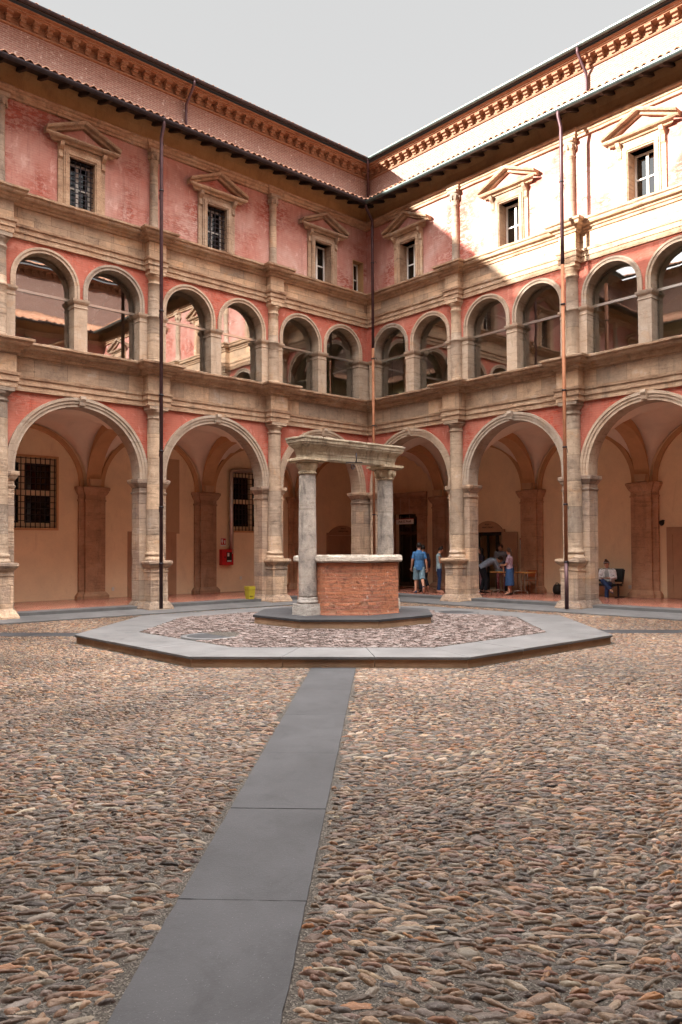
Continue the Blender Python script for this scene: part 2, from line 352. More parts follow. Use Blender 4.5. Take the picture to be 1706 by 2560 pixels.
def run(mb, prof, s0, s1, W, step=.16, jit=.010, mit0=True, mit1=True):
    """moulding of profile (p,z) swept along s, mitred at inner corners"""
    pm = max(p for p, z in prof) + .05; a = s0 + (pm if mit0 else 0); b = s1 - (pm if mit1 else 0)
    n = max(2, int((b - a) / step)); xs = [a + (b - a) * i / n for i in range(n + 1)]; st = []
    if mit0: st.append([(s0 + p, p, z) for p, z in prof])
    for x in xs: st.append([jig((x, p, z), (jit * (1.9 if p > .28 else 1)) if p > .06 else jit * .3) for p, z in prof])
    if mit1: st.append([(s1 - p, p, z) for p, z in prof])
    return mb.sweep(st, True)

def arch_wall(mb, s0, s1, z0, z1, ops, pf, pb, dr=.02, seg=20):
    ops = sorted(ops); edges = [s0]
    for c, r, zc in ops: edges += [c - r - dr, c + r + dr]
    edges.append(s1)
    for i in range(0, len(edges), 2):
        if edges[i + 1] - edges[i] > .005: mb.box(edges[i], edges[i + 1], pb, pf, z0, z1)
    for c, r, zc in ops:
        R = r + dr; pts = [(c - R, z0)] + [(c - R * math.cos(PI * k / seg), zc + R * math.sin(PI * k / seg)) for k in range(seg + 1)] + [(c + R, z0)]
        for k in range(len(pts) - 1):
            (a, za), (b, zb) = pts[k], pts[k + 1]
            if abs(a - b) < 1e-6: continue
            mb.add([(a, pf, za), (b, pf, zb), (b, pf, z1), (a, pf, z1), (a, pb, za), (b, pb, zb), (b, pb, z1), (a, pb, z1)],
                   [(0, 3, 2, 1)[::-1], (4, 5, 6, 7)[::-1], (0, 1, 5, 4)[::-1]])
def archivolt(mb, c, r, zc, z0, w, pb, steps, seg=28, jit=.004):
    prof = [(0, pb), (0, steps[0][1])]
    for i, (d, p) in enumerate(steps):
        if i: prof += [(d, steps[i - 1][1]), (d, p)]
    prof += [(w, steps[-1][1]), (w, -.015), (.035, -.015), (.035, pb)]
    path = [(-1, 0, z0 - zc)] + [(-math.cos(PI * k / seg), math.sin(PI * k / seg), 0) for k in range(seg + 1)] + [(1, 0, z0 - zc)]
    st = []
    for ux, uz, dz in path:
        ring = [(c + ux * (r + d), p, zc + uz * (r + d) + dz) for d, p in prof]
        st.append([jig(q, jit) for q in ring])
    return mb.sweep(st, True)
def rect_wall(mb, s0, s1, z0, z1, holes, pf, pb):
    xs = sorted({s0, s1, *[h[0] for h in holes], *[h[1] for h in holes]}); 
    for i in range(len(xs) - 1):
        a, b = xs[i], xs[i + 1]; m = (a + b) / 2; hz = [(h[2], h[3]) for h in holes if h[0] <= m <= h[1]]
        z = z0
        for lo, hi in sorted(hz):
            if lo > z + 1e-4: mb.box(a, b, pb, pf, z, lo)
            z = hi
        if z1 > z + 1e-4: mb.box(a, b, pb, pf, z, z1)

Z = dict(floor=.17, imp=3.85, ent1=5.97, corn1=7.18, imp2=8.72, ent2=9.98, corn2=11.12, strz=13.62, eave=14.18, top=18.86)
HP = -4.2           # back wall of portico and gallery

ENT1 = [(0.0, 5.97), (.07, 5.97), (.07, 6.12), (.10, 6.125), (.10, 6.28), (.13, 6.285), (.17, 6.36), (.05, 6.37), (.05, 6.86), (.10, 6.87), (.12, 6.93), (.20, 6.95), (.22, 7.01), (.36, 7.03), (.40, 7.07), (.40, 7.11), (.47, 7.14), (.48, 7.19), (.40, 7.215), (0.0, 7.30)]
ENT2 = [(0.0, 9.98), (.06, 9.98), (.06, 10.12), (.085, 10.125), (.085, 10.25), (.12, 10.27), (.15, 10.33), (.04, 10.34), (.04, 10.80), (.09, 10.81), (.11, 10.87), (.18, 10.89), (.20, 10.94), (.30, 10.96), (.33, 11.0), (.33, 11.04), (.39, 11.07), (.40, 11.12), (.33, 11.14), (0.0, 11.22)]
ENT1 = [(p * .86 if p > .14 else p, z) for p, z in ENT1]; ENT2 = [(p * .88 if p > .12 else p, z) for p, z in ENT2]
def ressaut(ent): return [(p, z) for p, z in ent[1:-1]]

def column(parent, fr, c, pax=.10):
    m = MB()
    m.lathe((c, pax, 0), [(.29, 1.46), (.305, 1.50), (.29, 1.55), (.262, 1.57), (.257, 1.62), (.283, 1.645), (.27, 1.69), (.24, 1.72), (.238, 1.80)] +
            [(.238 - .0038 * k, 1.8 + 3.78 * k / 9) for k in range(1, 10)] + [(.205, 5.60), (.235, 5.62), (.235, 5.65), (.205, 5.67), (.205, 5.74), (.25, 5.79), (.285, 5.85)], 28, .012)
    m.stack(c, .27, pax + .26, [(0, 5.85), (.03, 5.87), (.03, 5.97)], -.02)
    o = m.build('column', 'column_stone', parent, fr)
    m = MB(); prof = [(.13, .02), (.13, .10), (.10, .16), (.07, .22), (.05, .26), (.0, .30), (0.0, .60), (0, .9), (0.0, 1.12), (.02, 1.14), (.02, 1.17), (.0, 1.19), (0, 1.26), (.04, 1.30), (.09, 1.36), (.11, 1.40), (.11, 1.455), (.06, 1.475)]
    m.stack(c, .275, .40, prof, -.0, .018); m.build('pedestal', 'pier_stone', o, fr)
    return o
def pier(parent, fr, a, b):
    c = (a + b) / 2; hw = (b - a) / 2; T = .46
    prof = [(.10, .02), (.10, .12), (.07, .18), (.03, .26), (0, .30)] + [(0, .3 + 3.1 * k / 12) for k in range(1, 13)] + [(.02, 3.44), (.03, 3.47), (.0, 3.49), (0, 3.60), (.03, 3.64), (.07, 3.72), (.09, 3.74), (.10, 3.80), (.10, 3.845), (.06, 3.855)]
    st = []
    for e, z in prof:
        w = hw + e; f = e; bk = -T - e
        ring = [(c - w, bk, z)] + [(c - w, bk + (f - bk) * k / 3, z) for k in range(1, 3)] + [(c - w + 2 * w * k / 5, f, z) for k in range(6)] + [(c + w, bk + (f - bk) * k / 3, z) for k in (2, 1)] + [(c + w, bk, z)]
        st.append([jig(q, .012) for q in ring])
    return MB().sweep(st, True).build('pier', 'pier_stone', parent, fr)

def window(parent, fr, c, kind):
    """pedimented window: surround > grille / casement / pane / pediment"""
    hw, z0, z1 = .365, 11.20, 12.60
    m = MB()
    for sg in (-1, 1):
        a, b = sorted((c + sg * hw, c + sg * (hw + .17))); m.box(a, b, -.02, .09, z0, z1 + .16, .004)
        a, b = sorted((c + sg * (hw + .03), c + sg * (hw + .13))); m.box(a, b, .085, .115, z0, z1 + .10, .004)
        a, b = sorted((c + sg * (hw + .17), c + sg * (hw + .31))); m.box(a, b, -.02, .055, z0, 12.88, .004)
        a, b = sorted((c + sg * (hw + .19), c + sg * (hw + .30)))
        m.sweep([[(x, .04, 12.45), (x, .10, 12.52), (x, .09, 12.7), (x, .20, 12.80), (x, .24, 12.90), (x, .04, 12.90)] for x in (a, b)], True)
    m.box(c - hw, c + hw, -.02, .09, z1, z1 + .16, .004); m.box(c - hw - .03, c + hw + .03, .085, .115, z1 + .04, z1 + .1, .004)
    m.box(c - hw - .17, c + hw + .17, -.02, .07, z1 + .16, 12.885)
    # reveals of the opening
    for a, b in ((c - hw - .06, c - hw), (c + hw, c + hw + .06)): m.box(a, b, -.42, -.02, z0, z1)
    m.box(c - hw - .06, c + hw + .06, -.42, -.02, z1, z1 + .08)
    o = m.build('window_surround', 'cornice_stone', parent, fr)
    # pediment: horizontal cornice, two raking cornices, tympanum
    m = MB(); P = [(0.0, 12.90), (.12, 12.90), (.15, 12.95), (.24, 12.97), (.27, 13.01), (.27, 13.045), (0, 13.05)]
    w = .78
    m.sweep([[(c - w - p, p, z) for p, z in P]] + [[jig((c - w + 2 * w * k / 10, p, z), .006) for p, z in P] for k in range(1, 10)] + [[(c + w + p, p, z) for p, z in P]], True)
    rise = .46; prof = [(0.0, -.03), (.14, -.03), (.17, .03), (.28, .045), (.31, .09), (.31, .125), (0, .13)]
    for sg in (-1, 1):
        st = []
        for k in range(9):
            f = k / 8; x = (w + .28) * (1 - f); zb = 13.045 + rise * f
            st.append([jig((c + sg * x, p, zb + dz), .005) for p, dz in prof])
        m.sweep(st, True)
    m.build('pediment', 'cornice_stone', o, fr)
    m = MB(); m.sweep([[(c - w, y, 13.03), (c + w, y, 13.03), (c, y, 13.03 + rise * .95)] for y in (0.0, .05)], True); m.build('tympanum', 'plaster_pink', o, fr)
    casement(o, fr, c, hw, z0, z1, kind)
    return o
def casement(o, fr, c, hw, z0, z1, kind):
    m = MB(); y = -.30; wd = .055
    for a, b in ((c - hw, c - hw + wd), (c - .035, c + .035), (c + hw - wd, c + hw)): m.box(a, b, y - .04, y + .02, z0, z1)
    for z in (z0, z1 - wd, (z0 + z1) / 2 - .02): m.box(c - hw, c + hw, y - .038, y + .018, z, z + (.04 if z == (z0 + z1) / 2 - .02 else wd))
    m.build('casement', 'wood_white', o, fr)
    MB().box(c - hw + .01, c + hw - .01, y - .015, y - .010, z0 + .01, z1 - .01).build('pane', 'glass_dark', o, fr)
    if kind == 'grille':
        m = MB()
        for k in range(5): x = c - hw + .06 + (2 * hw - .12) * k / 4; m.box(x - .011, x + .011, -.075, -.053, z0, z1)
        for k in range(10): z = z0 + .07 + (z1 - z0 - .12) * k / 9; m.box(c - hw, c + hw, -.073, -.051, z - .010, z + .010)
        m.build('grille', 'iron', o, fr)

def vault_mesh(mb, c, hs, p0, p1, z0, rise, n=18):
    pc = (p0 + p1) / 2; hv = (p1 - p0) / 2
    def zz(u, v):
        a = math.sqrt(max(0, 1 - (u / hs) ** 2)); b = math.sqrt(max(0, 1 - (v / hv) ** 2)); return z0 + rise * max(a, b)
    us = [math.sin(-PI / 2 + PI * i / n) for i in range(n + 1)]
    vs = [(c + hs * u, pc + hv * w, zz(hs * u, hv * w)) for w in us for u in us]; k = n + 1
    mb.add(vs, [(j * k + i, j * k + i + 1, (j + 1) * k + i + 1, (j + 1) * k + i) for j in range(n) for i in range(n)], True)
def rib_arch(name, parent, fr, c, w, p0, p1, z0, rise, th, mat):
    """transverse arch spanning the walk from p0 to p1, width w along s"""
    pc = (p0 + p1) / 2; h = (p1 - p0) / 2; st = []
    for k in range(25):
        a = PI * k / 24; y = pc - h * math.cos(a); z = z0 + rise * math.sin(a); y2 = pc - (h + .0) * math.cos(a); z2 = z0 + (rise + th) * math.sin(a) + .05
        st.append([(c - w / 2, y, z), (c + w / 2, y, z), (c + w / 2, y2, z2), (c - w / 2, y2, z2)])
    return MB().sweep(st, True).build(name, mat, parent, fr)
def wall_arch(name, parent, fr, c, r, z0, rise, p, mat, w=.14, d=.10):
    st = []
    for k in range(29):
        a = PI * k / 28; co, si = -math.cos(a), math.sin(a)
        st.append([(c + r * co, p, z0 + rise * si), (c + r * co, p + d, z0 + rise * si), (c + (r + w) * co, p + d, z0 + (rise + w) * si), (c + (r + w) * co, p, z0 + (rise + w) * si)])
    return MB().sweep(st, True).build(name, mat, parent, fr)

def wing(name, label, fr, W, B, full, corner):
    root = empty(name, label, 'building', fr.fn(W / 2, 0, 0)); n = 5
    cols = [B * k for k in range(n + 1)]; mids = [B * (k + .5) for k in range(n)]; half = B / 2
    r1 = half - .43; zc1 = 5.73 - r1
    # ---- ground storey
    m = MB(); arch_wall(m, -.45 if corner else .0, W + (.45 if corner else 0), Z['imp'], 6.0, [(c, r1, zc1) for c in mids], 0, -.44)
    m.build('ground_wall', 'plaster_red', root, fr)
    vis = lambda c: full and c < 14.5
    mg = None
    for c in mids:
        m = MB(); archivolt(m, c, r1, zc1, Z['imp'], .25, -.46, [(0, .03), (.09, .055), (.17, .08)])
        # small scroll keystone
        zt = zc1 + r1; m.sweep([[(c + x, .06, zt + .0), (c + x, .15, zt + .03), (c + x, .17, zt + .12), (c + x, .21, zt + .20), (c + x, .20, zt + .28), (c + x, .03, zt + .28)] for x in (-.075, .075)], True)
        m.build('archivolt', 'arch_stone', root, fr)
    for k, c in enumerate(cols):
        if 0 < k < n: pier(root, fr, c - .43, c + .43); column(root, fr, c)
    # corner piers (shared by the two wings: each wing makes the leg on its own line)
    if corner:
        for a, b in ((-.46, .43), (W - .43, W + .46)): pier(root, fr, a, b)
    else:
        for a, b in ((.0, .43), (W - .43, W)):
            pier(root, fr, a + .12 if a == 0 else a, b if a == 0 else b - .12)
    # ---- entablatures
    for (nm, E_, off, hw) in (('lower_entablature', ENT1, .33, .29), ('upper_entablature', ENT2, .25, .23)):
        m = MB(); run(m, E_, 0, W, W)
        for k in range(1, n): m.stack(cols[k], hw, off, ressaut(E_), 0.01, .012)
        m.build(nm, 'cornice_stone' , root, fr)
        z0, z1 = (6.375, 6.855) if nm[0] == 'l' else (10.345, 10.795); pf = .056 if nm[0] == 'l' else .046
        m = MB(); m.box(pf, W - pf, pf - .03, pf, z0, z1)
        for k in range(1, n): m.stack(cols[k], hw, off, [(pf, z0), (pf, z1)], 0.02, .0)
        m.build('frieze', 'sandstone', root, fr)
    # ---- gallery storey
    r2 = .79 if full else .79; zi = Z['imp2']; off2 = .43 + r2; ops = []
    r2 = (half - .43 - .19) / 2; off2 = .43 + r2; zc2 = 9.76 - r2
    for c in cols[:-1]: ops += [(c + off2, r2, zc2), (c + B - off2, r2, zc2)]
    m = MB(); arch_wall(m, -.40 if corner else 0, W + (.4 if corner else 0), zi, 9.99, ops, 0, -.42); m.build('gallery_wall', 'plaster_red', root, fr)
    for c, r, zc in ops:
        m = MB(); archivolt(m, c, r, zc, zi, .14, -.44, [(0, .025), (.08, .05)], 20, .003); m.build('gallery_archivolt', 'arch_stone', root, fr)
        m = MB(); y = -.33; pts = [(c - r, 7.22)] + [(c - r * math.cos(PI * k / 20), zc + r * math.sin(PI * k / 20)) for k in range(21)] + [(c + r, 7.22)]
        m.add([(x, y, z) for x, z in pts], [tuple(range(len(pts)))]); g = m.build('gallery_pane', 'glass', root, fr)
        if full:
            MB().box(c - r, c + r, y - .03, y + .03, zi - .02, zi + .05).build('glazing_bar', 'steel', g, fr); MB().box(c - r, c + r, y - .035, y + .035, 7.28, 7.345).build('glazing_sill', 'steel', g, fr)
    gp = []
    for k in range(n + 1):
        if k < n: gp.append((cols[k] + half - .19, cols[k] + half + .19))
        if 0 < k < n: gp.append((cols[k] - .43, cols[k] + .43))
    gp += [(0.12 if not corner else -.3, .43), (W - .43, W - .12 if not corner else W + .3)]
    for a, b in gp:
        m = MB(); c = (a + b) / 2; hw = (b - a) / 2; st = []
        for e, z in [(.0, 7.2), (0, 7.7), (0, 8.2), (0, 8.46), (.015, 8.48), (.015, 8.50), (0, 8.51), (0, 8.58), (.03, 8.62), (.05, 8.66), (.06, 8.715), (.02, 8.725)]:
            w = hw + e; st.append([jig(q, .006) for q in [(c - w, -.44 - e, z), (c - w, e, z), (c, e, z), (c + w, e, z), (c + w, -.44 - e, z)]])
        m.sweep(st, True).build('gallery_pier', 'arch_stone', root, fr)
    for k in range(1, n):
        m = MB(); c = cols[k]; m.lathe((c, .05, 0), [(.225, 7.2), (.225, 7.30), (.21, 7.32), (.205, 7.36), (.19, 7.40)] + [(.187, 7.4 + 1.2 * q / 4) for q in range(1, 5)] + [(.21, 8.62), (.21, 8.66), (.18, 8.68)] + [(.179 - .003 * q, 8.68 + .9 * q / 3) for q in range(1, 4)] + [(.19, 9.6), (.19, 9.64), (.168, 9.66), (.168, 9.74), (.21, 9.80), (.24, 9.85)], 22, .008)
        m.stack(c, .22, .27, [(0, 9.85), (.03, 9.87), (.03, 9.98)], -.02); m.build('gallery_column', 'column_stone', root, fr)
    # ---- upper storey
    holes = [(c - .37, c + .37, 11.2, 12.6) for c in mids]; small = []
    if name == 'left_wing': pass
    if full == 'L': small = [(.16, .72, 11.2, 12.42)]
    m = MB(); rect_wall(m, -.4 if corner else 0, W + (.4 if corner else 0), 11.1, 13.66, holes + small, 0, -.42); m.build('upper_wall', 'plaster_pink', root, fr)
    for k, c in enumerate(mids):
        window(root, fr, c, 'grille' if (full == 'L' and k in (1, 2, 3)) else 'casement')
    for h in small:
        m = MB(); cx = (h[0] + h[1]) / 2; m.box(h[0], h[0] + .03, -.42, -.005, h[2], h[3]); m.box(h[1] - .03, h[1], -.42, -.005, h[2], h[3]); m.box(h[0], h[1], -.42, -.005, h[3] - .03, h[3])
        o = m.build('plain_window', 'ochre', root, fr); casement(o, fr, cx, .25, h[2], h[3] - .03, 'casement')
    for k in range(1, n):
        c = cols[k]; m = MB(); m.lathe((c, .05, 0), [(.175, 11.15), (.175, 11.22), (.15, 11.26), (.155, 11.29), (.135, 11.32)] + [(.130 - .002 * q, 11.32 + 1.8 * q / 6) for q in range(1, 7)] + [(.135, 13.13), (.135, 13.16), (.115, 13.18), (.14, 13.30), (.17, 13.40), (.165, 13.44), (.19, 13.52)], 18, .008)
        for a in range(8): # leaf volutes of the capital
            an = 2 * PI * a / 8; m.lathe((c + .165 * math.cos(an), .05 + .165 * math.sin(an), 13.36), [(.005, -.07), (.03, -.03), (.04, .03), (.03, .08), (.008, .11)], 6)
        m.stack(c, .17, .22, [(0, 13.52), (.02, 13.54), (.02, 13.62)], -.02); m.build('slender_column', 'column_stone', root, fr)
    m = MB(); STR = [(0.0, 13.62), (.08, 13.62), (.09, 13.68), (.13, 13.70), (.15, 13.74), (.15, 13.77), (.21, 13.80), (.22, 13.85), (.20, 13.87), (0.03, 13.885)]
    run(m, STR, 0, W, W)
    for k in range(1, n): m.stack(cols[k], .15, .10, [(p * .7, z) for p, z in STR[1:-1]], .02, .006)
    m.build('string_course', 'cornice_stone', root, fr)
    m = MB(); cv = [(0.0, 13.87), (.03, 13.88), (.04, 14.05), (.07, 14.22), (.14, 14.36), (.26, 14.46), (.0, 14.48)]; run(m, cv, 0, W, W, .6, .004); m.build('plaster_cove', 'ochre', root, fr)
    # ---- lower roof: rafter tails, boards, tiles, gutter
    sl = .38; zr = lambda p: 14.15 + (1.0 - p) * sl
    m = MB(); x = .5
    while x < W - .4:
        pe = min(.93, x - .05, W - x - .05)
        if pe > .2: m.sweep([[(x + d, -.3, zr(-.3) - .16), (x + d, pe - .30, zr(pe) - .03), (x + d, pe - .14, zr(pe) - .105), (x + d, pe - .02, zr(pe) - .085), (x + d, pe, zr(pe) - .05), (x + d, -.3, zr(-.3) - .045)] for d in (-.05, .05)], True)
        x += .56
    m.build('rafter_tails', 'rafter', root, fr)
    m = MB(); m.sweep([[(q[0] if e == 0 else W - q[0], q[1], q[2]) for q in [(p, p, zr(p) + dz) for p, dz in ((1.0, -.05), (1.0, 0), (HP, 0), (HP, -.05))]] for e in (0, 1)], True); m.build('roof_boards', 'rafter', root, fr)
    def tiles(p1, p0, zf, st, seg=6, ml=60):
        m = MB(); x = (p0 if p0 > 0 else p0) ; x = min(p0, 0) if False else p0
        s_ = p0 if p0 < 0 else .1
        s_end = W - s_
        while s_ < s_end:
            pe = min(p1, s_ - .02, W - s_ - .02)
            if pe > p0 + .2:
                jz = random.uniform(-.008, .008); rows = []
                for q, (pp, rr) in enumerate(((pe, .088), (p0, .080))):
                    pp += random.uniform(-.025, .025) if q == 0 else 0
                    rows.append([(s_ + rr * math.cos(PI * a / seg), pp, zf(pp) + jz + rr * math.sin(PI * a / seg)) for a in range(seg + 1)] + [(s_ + (rr - .018) * math.cos(PI * a / seg), pp, zf(pp) + jz + (rr - .018) * math.sin(PI * a / seg)) for a in range(seg, -1, -1)])
                m.sweep(rows, True, True)
            s_ += st
        return m
    tiles(1.07, HP + .02, zr, .21 if full else .42).build('roof_tiles', 'roof_tile', root, fr)
    m = MB(); g = [(1.0 + .085 * math.cos(a), 14.125 + .085 * math.sin(a)) for a in [PI + PI * k / 8 for k in range(9)]] + [(1.0 + .073 * math.cos(a), 14.125 + .073 * math.sin(a)) for a in [2 * PI - PI * k / 8 for k in range(9)]]
    run(m, g, 0, W, W, 1.5, 0).build('gutter', 'gutter' if full != 'R' else 'gutter_green', root, fr)
    # ---- upper brick wall with corbelled cornice
    mt = MB(); mt.box(HP if corner else HP + .0, W - HP if corner else W - HP, HP - .4, HP, 14.9, 18.5) if corner else mt.box(HP + .003, W - HP - .003, HP - .4, HP, 14.9, 18.5)
    mt.build('brick_wall', 'brick_upper', root, fr)
    q0 = HP
    m = MB(); run(m, [(HP - .05, 18.36), (HP + .05, 18.36), (HP + .08, 18.40), (HP + .05, 18.44), (HP - .05, 18.44)], 0, W, W, .35, .008)
    run(m, [(HP - .3, 18.44), (HP + .015, 18.44), (HP + .015, 18.69), (HP + .31, 18.70), (HP + .32, 18.735), (HP + .38, 18.74), (HP + .38, 18.77), (HP + .45, 18.78), (HP + .47, 18.82), (HP - .3, 18.83)], 0, W, W, .35, .008)
    x = HP + .35
    while x < W - HP - .3:
        for (w, e, za, zb) in ((.11, .30, 18.615, 18.702), (.09, .21, 18.53, 18.615), (.068, .12, 18.442, 18.53)): m.box(x - w, x + w, HP, HP + e, za, zb, .006)
        x += .43
    m.build('brick_cornice', 'brick_cornice', root, fr)
    zu = lambda p: 18.95 + (-3.62 - p) * .38
    m = MB(); m.sweep([[((HP - 5) if e == 0 else W - HP + 5, p, z) for p, z in ((-3.66, 18.85), (-3.66, 18.95), (-9.2, zu(-9.2)), (-9.2, zu(-9.2) - .1))] for e in (0, 1)], True)
    m2 = MB(); pr = [(-3.62, 18.86), (-3.62, 18.93), (-9.2, zu(-9.2) - .02), (-9.2, zu(-9.2) - .12)]
    m2.sweep([[(p if e == 0 else W - p, p, z) for p, z in pr] for e in (0, 1)], True).build('upper_roof_boards', 'rafter', root, fr)
    tiles(-3.52, -9.2, zu, .21 if full else .42).build('upper_roof_tiles', 'roof_tile', root, fr)
    m = MB(); g = [(-3.53 + .08 * math.cos(a), 18.93 + .08 * math.sin(a)) for a in [PI + PI * k / 8 for k in range(9)]] + [(-3.53 + .068 * math.cos(a), 18.93 + .068 * math.sin(a)) for a in [2 * PI - PI * k / 8 for k in range(9)]]
    run(m, g, 0, W, W, 1.5, 0).build('upper_gutter', 'gutter' if full != 'R' else 'gutter_green', root, fr)
    # ---- portico and gallery interiors
    a0, a1 = (HP, W - HP) if corner else (0.0, W)
    back = MB(); holes = []
    if full == 'L': holes = [(mids[0] - 1.0, mids[0] + .98, 2.5, 4.75), (mids[2] - 1.02, mids[2] + 1.05, 2.5, 4.75)]
    if full == 'R': holes = [(1.66, 2.97, .17, 2.40), (-2.62, -1.28, .17, 3.25)]
    rect_wall(back, HP + (0 if corner else .003), W - HP - (0 if corner else .003), 0.0, 6.9, holes, HP, HP - .35)
    back.build('portico_back_wall', 'cream', root, fr)
    MB().box(HP + (0 if corner else .003), W - HP - (0 if corner else .003), HP - .35, HP, 6.9, 14.9).build('gallery_back_wall', 'cream_gallery', root, fr)
    MB().box(a0, a1, HP, -.462 if not corner else -.462, 5.98, 6.60).build('gallery_floor', 'dark_brown', root, fr)
    MB().box(a0, a1, HP, -.425, 10.05, 10.4).build('gallery_ceiling', 'vault', root, fr)
    bays = [(c, half) for c in mids] + ([(HP / 2 - .2, -HP / 2 - .25), (W - HP / 2 + .2, -HP / 2 - .25)] if corner else [])
    m = MB(); m2 = MB()
    for c, h in bays:
        vault_mesh(m, c, h - .13 if h == half else 1.87, HP, -.46, 3.9, 1.96); 
        if full: vault_mesh(m2, c, h - .1 if h == half else 1.87, HP, -.44, 8.55, 1.35, 12)
    m.build('portico_vault', 'vault', root, fr)
    if full: m2.build('gallery_vault', 'vault', root, fr)
    for k, c in enumerate(cols):
        if c == 0 and not corner: pass
        rib_arch('rib', root, fr, c, .50, HP + .2, -.46, 3.88, 1.72, .26, 'rib')
        if full and c < 14:
            rib_arch('gallery_rib', root, fr, c, .34, HP + .1, -.44, 8.6, 1.2, .2, 'vault')
    for c, h in bays:
        wall_arch('wall_rib', root, fr, c, h - .42 if h == half else h - .3, 3.88, 1.80 if h == half else 1.7, HP + .0, 'rib')
    for k, c in enumerate(cols):
        m = MB(); prof = [(.10, .17), (.10, .27), (.06, .33), (.02, .38), (0, .40)] + [(0, .4 + 3.0 * q / 6) for q in range(1, 7)] + [(.025, 3.42), (.025, 3.46), (0, 3.48), (0, 3.6), (.04, 3.64), (.08, 3.72), (.10, 3.78), (.12, 3.80), (.12, 3.88), (.05, 3.90)]
        st = [[(c - .46 - e, HP, z), (c - .46 - e, HP + .10 + e, z), (c - .27 - e, HP + .10 + e, z), (c - .27 - e, HP + .18 + e, z), (c + .27 + e, HP + .18 + e, z), (c + .27 + e, HP + .10 + e, z), (c + .46 + e, HP + .10 + e, z), (c + .46 + e, HP, z)] for e, z in prof]
        o = m.sweep(st, True).build('back_pilaster', 'inner_stone', root, fr)
        if full: MB().sweep([[(c - a, HP + .12, z), (c - a, HP + .34 + a * .2, z), (c + a, HP + .34 + a * .2, z), (c + a, HP + .12, z)] for a, z in ((.17, 3.905), (.20, 4.14))], True).build('lamp_box', 'lamp_cream', o, fr)
    # floor and threshold slabs
    MB().box(a0, a1, HP, -.5 if not corner else -.5, 0.0, Z['floor']).build('portico_floor', 'terracotta', root, fr)
    m = MB(); run(m, [(-.5, 0.0), (.06, 0.0), (.06, Z['floor'] - .005), (-.5, Z['floor'] + .002)], 0, W, W, 3, 0, corner, corner)
    run(m, [(.062, 0.0), (1.25, 0.0), (1.25, .035), (.062, .085)], 0, W, W, 3, 0); m.build('threshold_slabs', 'slab_light', root, fr)
    if full == 'L': # slabs of the drain edge: thin pale lip
        pass
    return root

left = wing('courtyard_wing', 'left arcaded palace wing wholly in shade, with iron-grilled upper windows and pink plaster', FL, WL, BL, 'L', True)
right = wing('courtyard_wing', 'right arcaded palace wing with its upper storeys in full sunlight', FR, WR, BR, 'R', False)
westw = wing('courtyard_wing', 'arcaded palace wing closing the courtyard to the left of the camera, out of the photo', FW, WR, BR, '', False)
southw = wing('courtyard_wing', 'arcaded palace wing closing the courtyard behind the camera, out of the photo', FS, WL, BL, '', True)
# ================================================================ openings, doors and fittings of the wings
def text_mesh(name, body, size, mat, parent, origin, xdir, ydir, depth=.004):
    cu = bpy.data.curves.new(name, 'FONT'); cu.body = body; cu.size = size; cu.align_x = 'CENTER'; cu.align_y = 'CENTER'; cu.extrude = depth
    t = bpy.data.objects.new(name, cu); COL.objects.link(t); bpy.context.view_layer.update()
    me = bpy.data.meshes.new_from_object(t.evaluated_get(bpy.context.evaluated_depsgraph_get())); bpy.data.objects.remove(t)
    x = Vector(xdir).normalized(); y = Vector(ydir).normalized(); z = x.cross(y)
    off = Vector(origin) - (wloc(parent) if parent else Vector((0, 0, 0)))
    me.transform(Matrix(((x.x, y.x, z.x, off.x), (x.y, y.y, z.y, off.y), (x.z, y.z, z.z, off.z), (0, 0, 0, 1))))
    me.materials.clear(); me.materials.append(M[mat]); o = bpy.data.objects.new(name, me); COL.objects.link(o)
    if parent: o.parent = parent
    return o
def room(name, root, fr, a, b, z0, z1, depth, mat, p=HP - .35):
    m = MB(); w = .1; q = p - .01
    m.box(a - .8, b + .8, q - depth - w, q - depth, z0, z1 + .4); m.box(a - .8 - w, a - .8, q - depth, q, z0, z1 + .4); m.box(b + .8, b + .8 + w, q - depth, q, z0, z1 + .4)
    m.box(a - .8, b + .8, q - depth, q, z1 + .4, z1 + .5); m.box(a - .8, b + .8, q - depth, q, z0 - .1, z0); return m.build(name, mat, root, fr)
def barred_window(fr, root, a, b, z0, z1):
    m = MB()
    m.box(a - .07, a, HP - .02, HP + .035, z0 - .07, z1 + .07); m.box(b, b + .07, HP - .02, HP + .035, z0 - .07, z1 + .07)
    m.box(a, b, HP - .02, HP + .035, z1, z1 + .07); m.box(a, b, HP - .02, HP + .045, z0 - .07, z0)
    o = m.build('barred_window', 'rib', root, fr); c = (a + b) / 2; zm = (z0 + z1) / 2; y = HP - .20
    m = MB()
    for u, v in ((a, a + .13), (c - .09, c + .09), (b - .13, b)): m.box(u, v, y - .05, y, z0, z1)
    for u, v in ((z0, z0 + .17), (zm - .09, zm + .09), (z1 - .17, z1)): m.box(a, b, y - .046, y - .004, u, v)
    m.build('window_frame', 'cream', o, fr)
    m = MB(); m.box(a, b, y - .03, y - .02, z0, z1); m.build('pane', 'glass_dark', o, fr); room('shutter_box', o, fr, a + .75, b - .75, z0, z1, .35, 'dark_brown')
    m = MB(); n = int((b - a) / .155)
    for k in range(n + 1): x = a + .03 + (b - a - .06) * k / n; m.box(x - .012, x + .012, HP - .06, HP - .036, z0, z1)
    n = int((z1 - z0) / .19)
    for k in range(n + 1): z = z0 + .03 + (z1 - z0 - .06) * k / n; m.box(a, b, HP - .058, HP - .034, z - .011, z + .011)
    m.build('window_grille', 'iron', o, fr)
barred_window(FL, left, BL * .5 - 1.0, BL * .5 + .98, 2.5, 4.75); barred_window(FL, left, BL * 2.5 - 1.02, BL * 2.5 + 1.05, 2.5, 4.75)

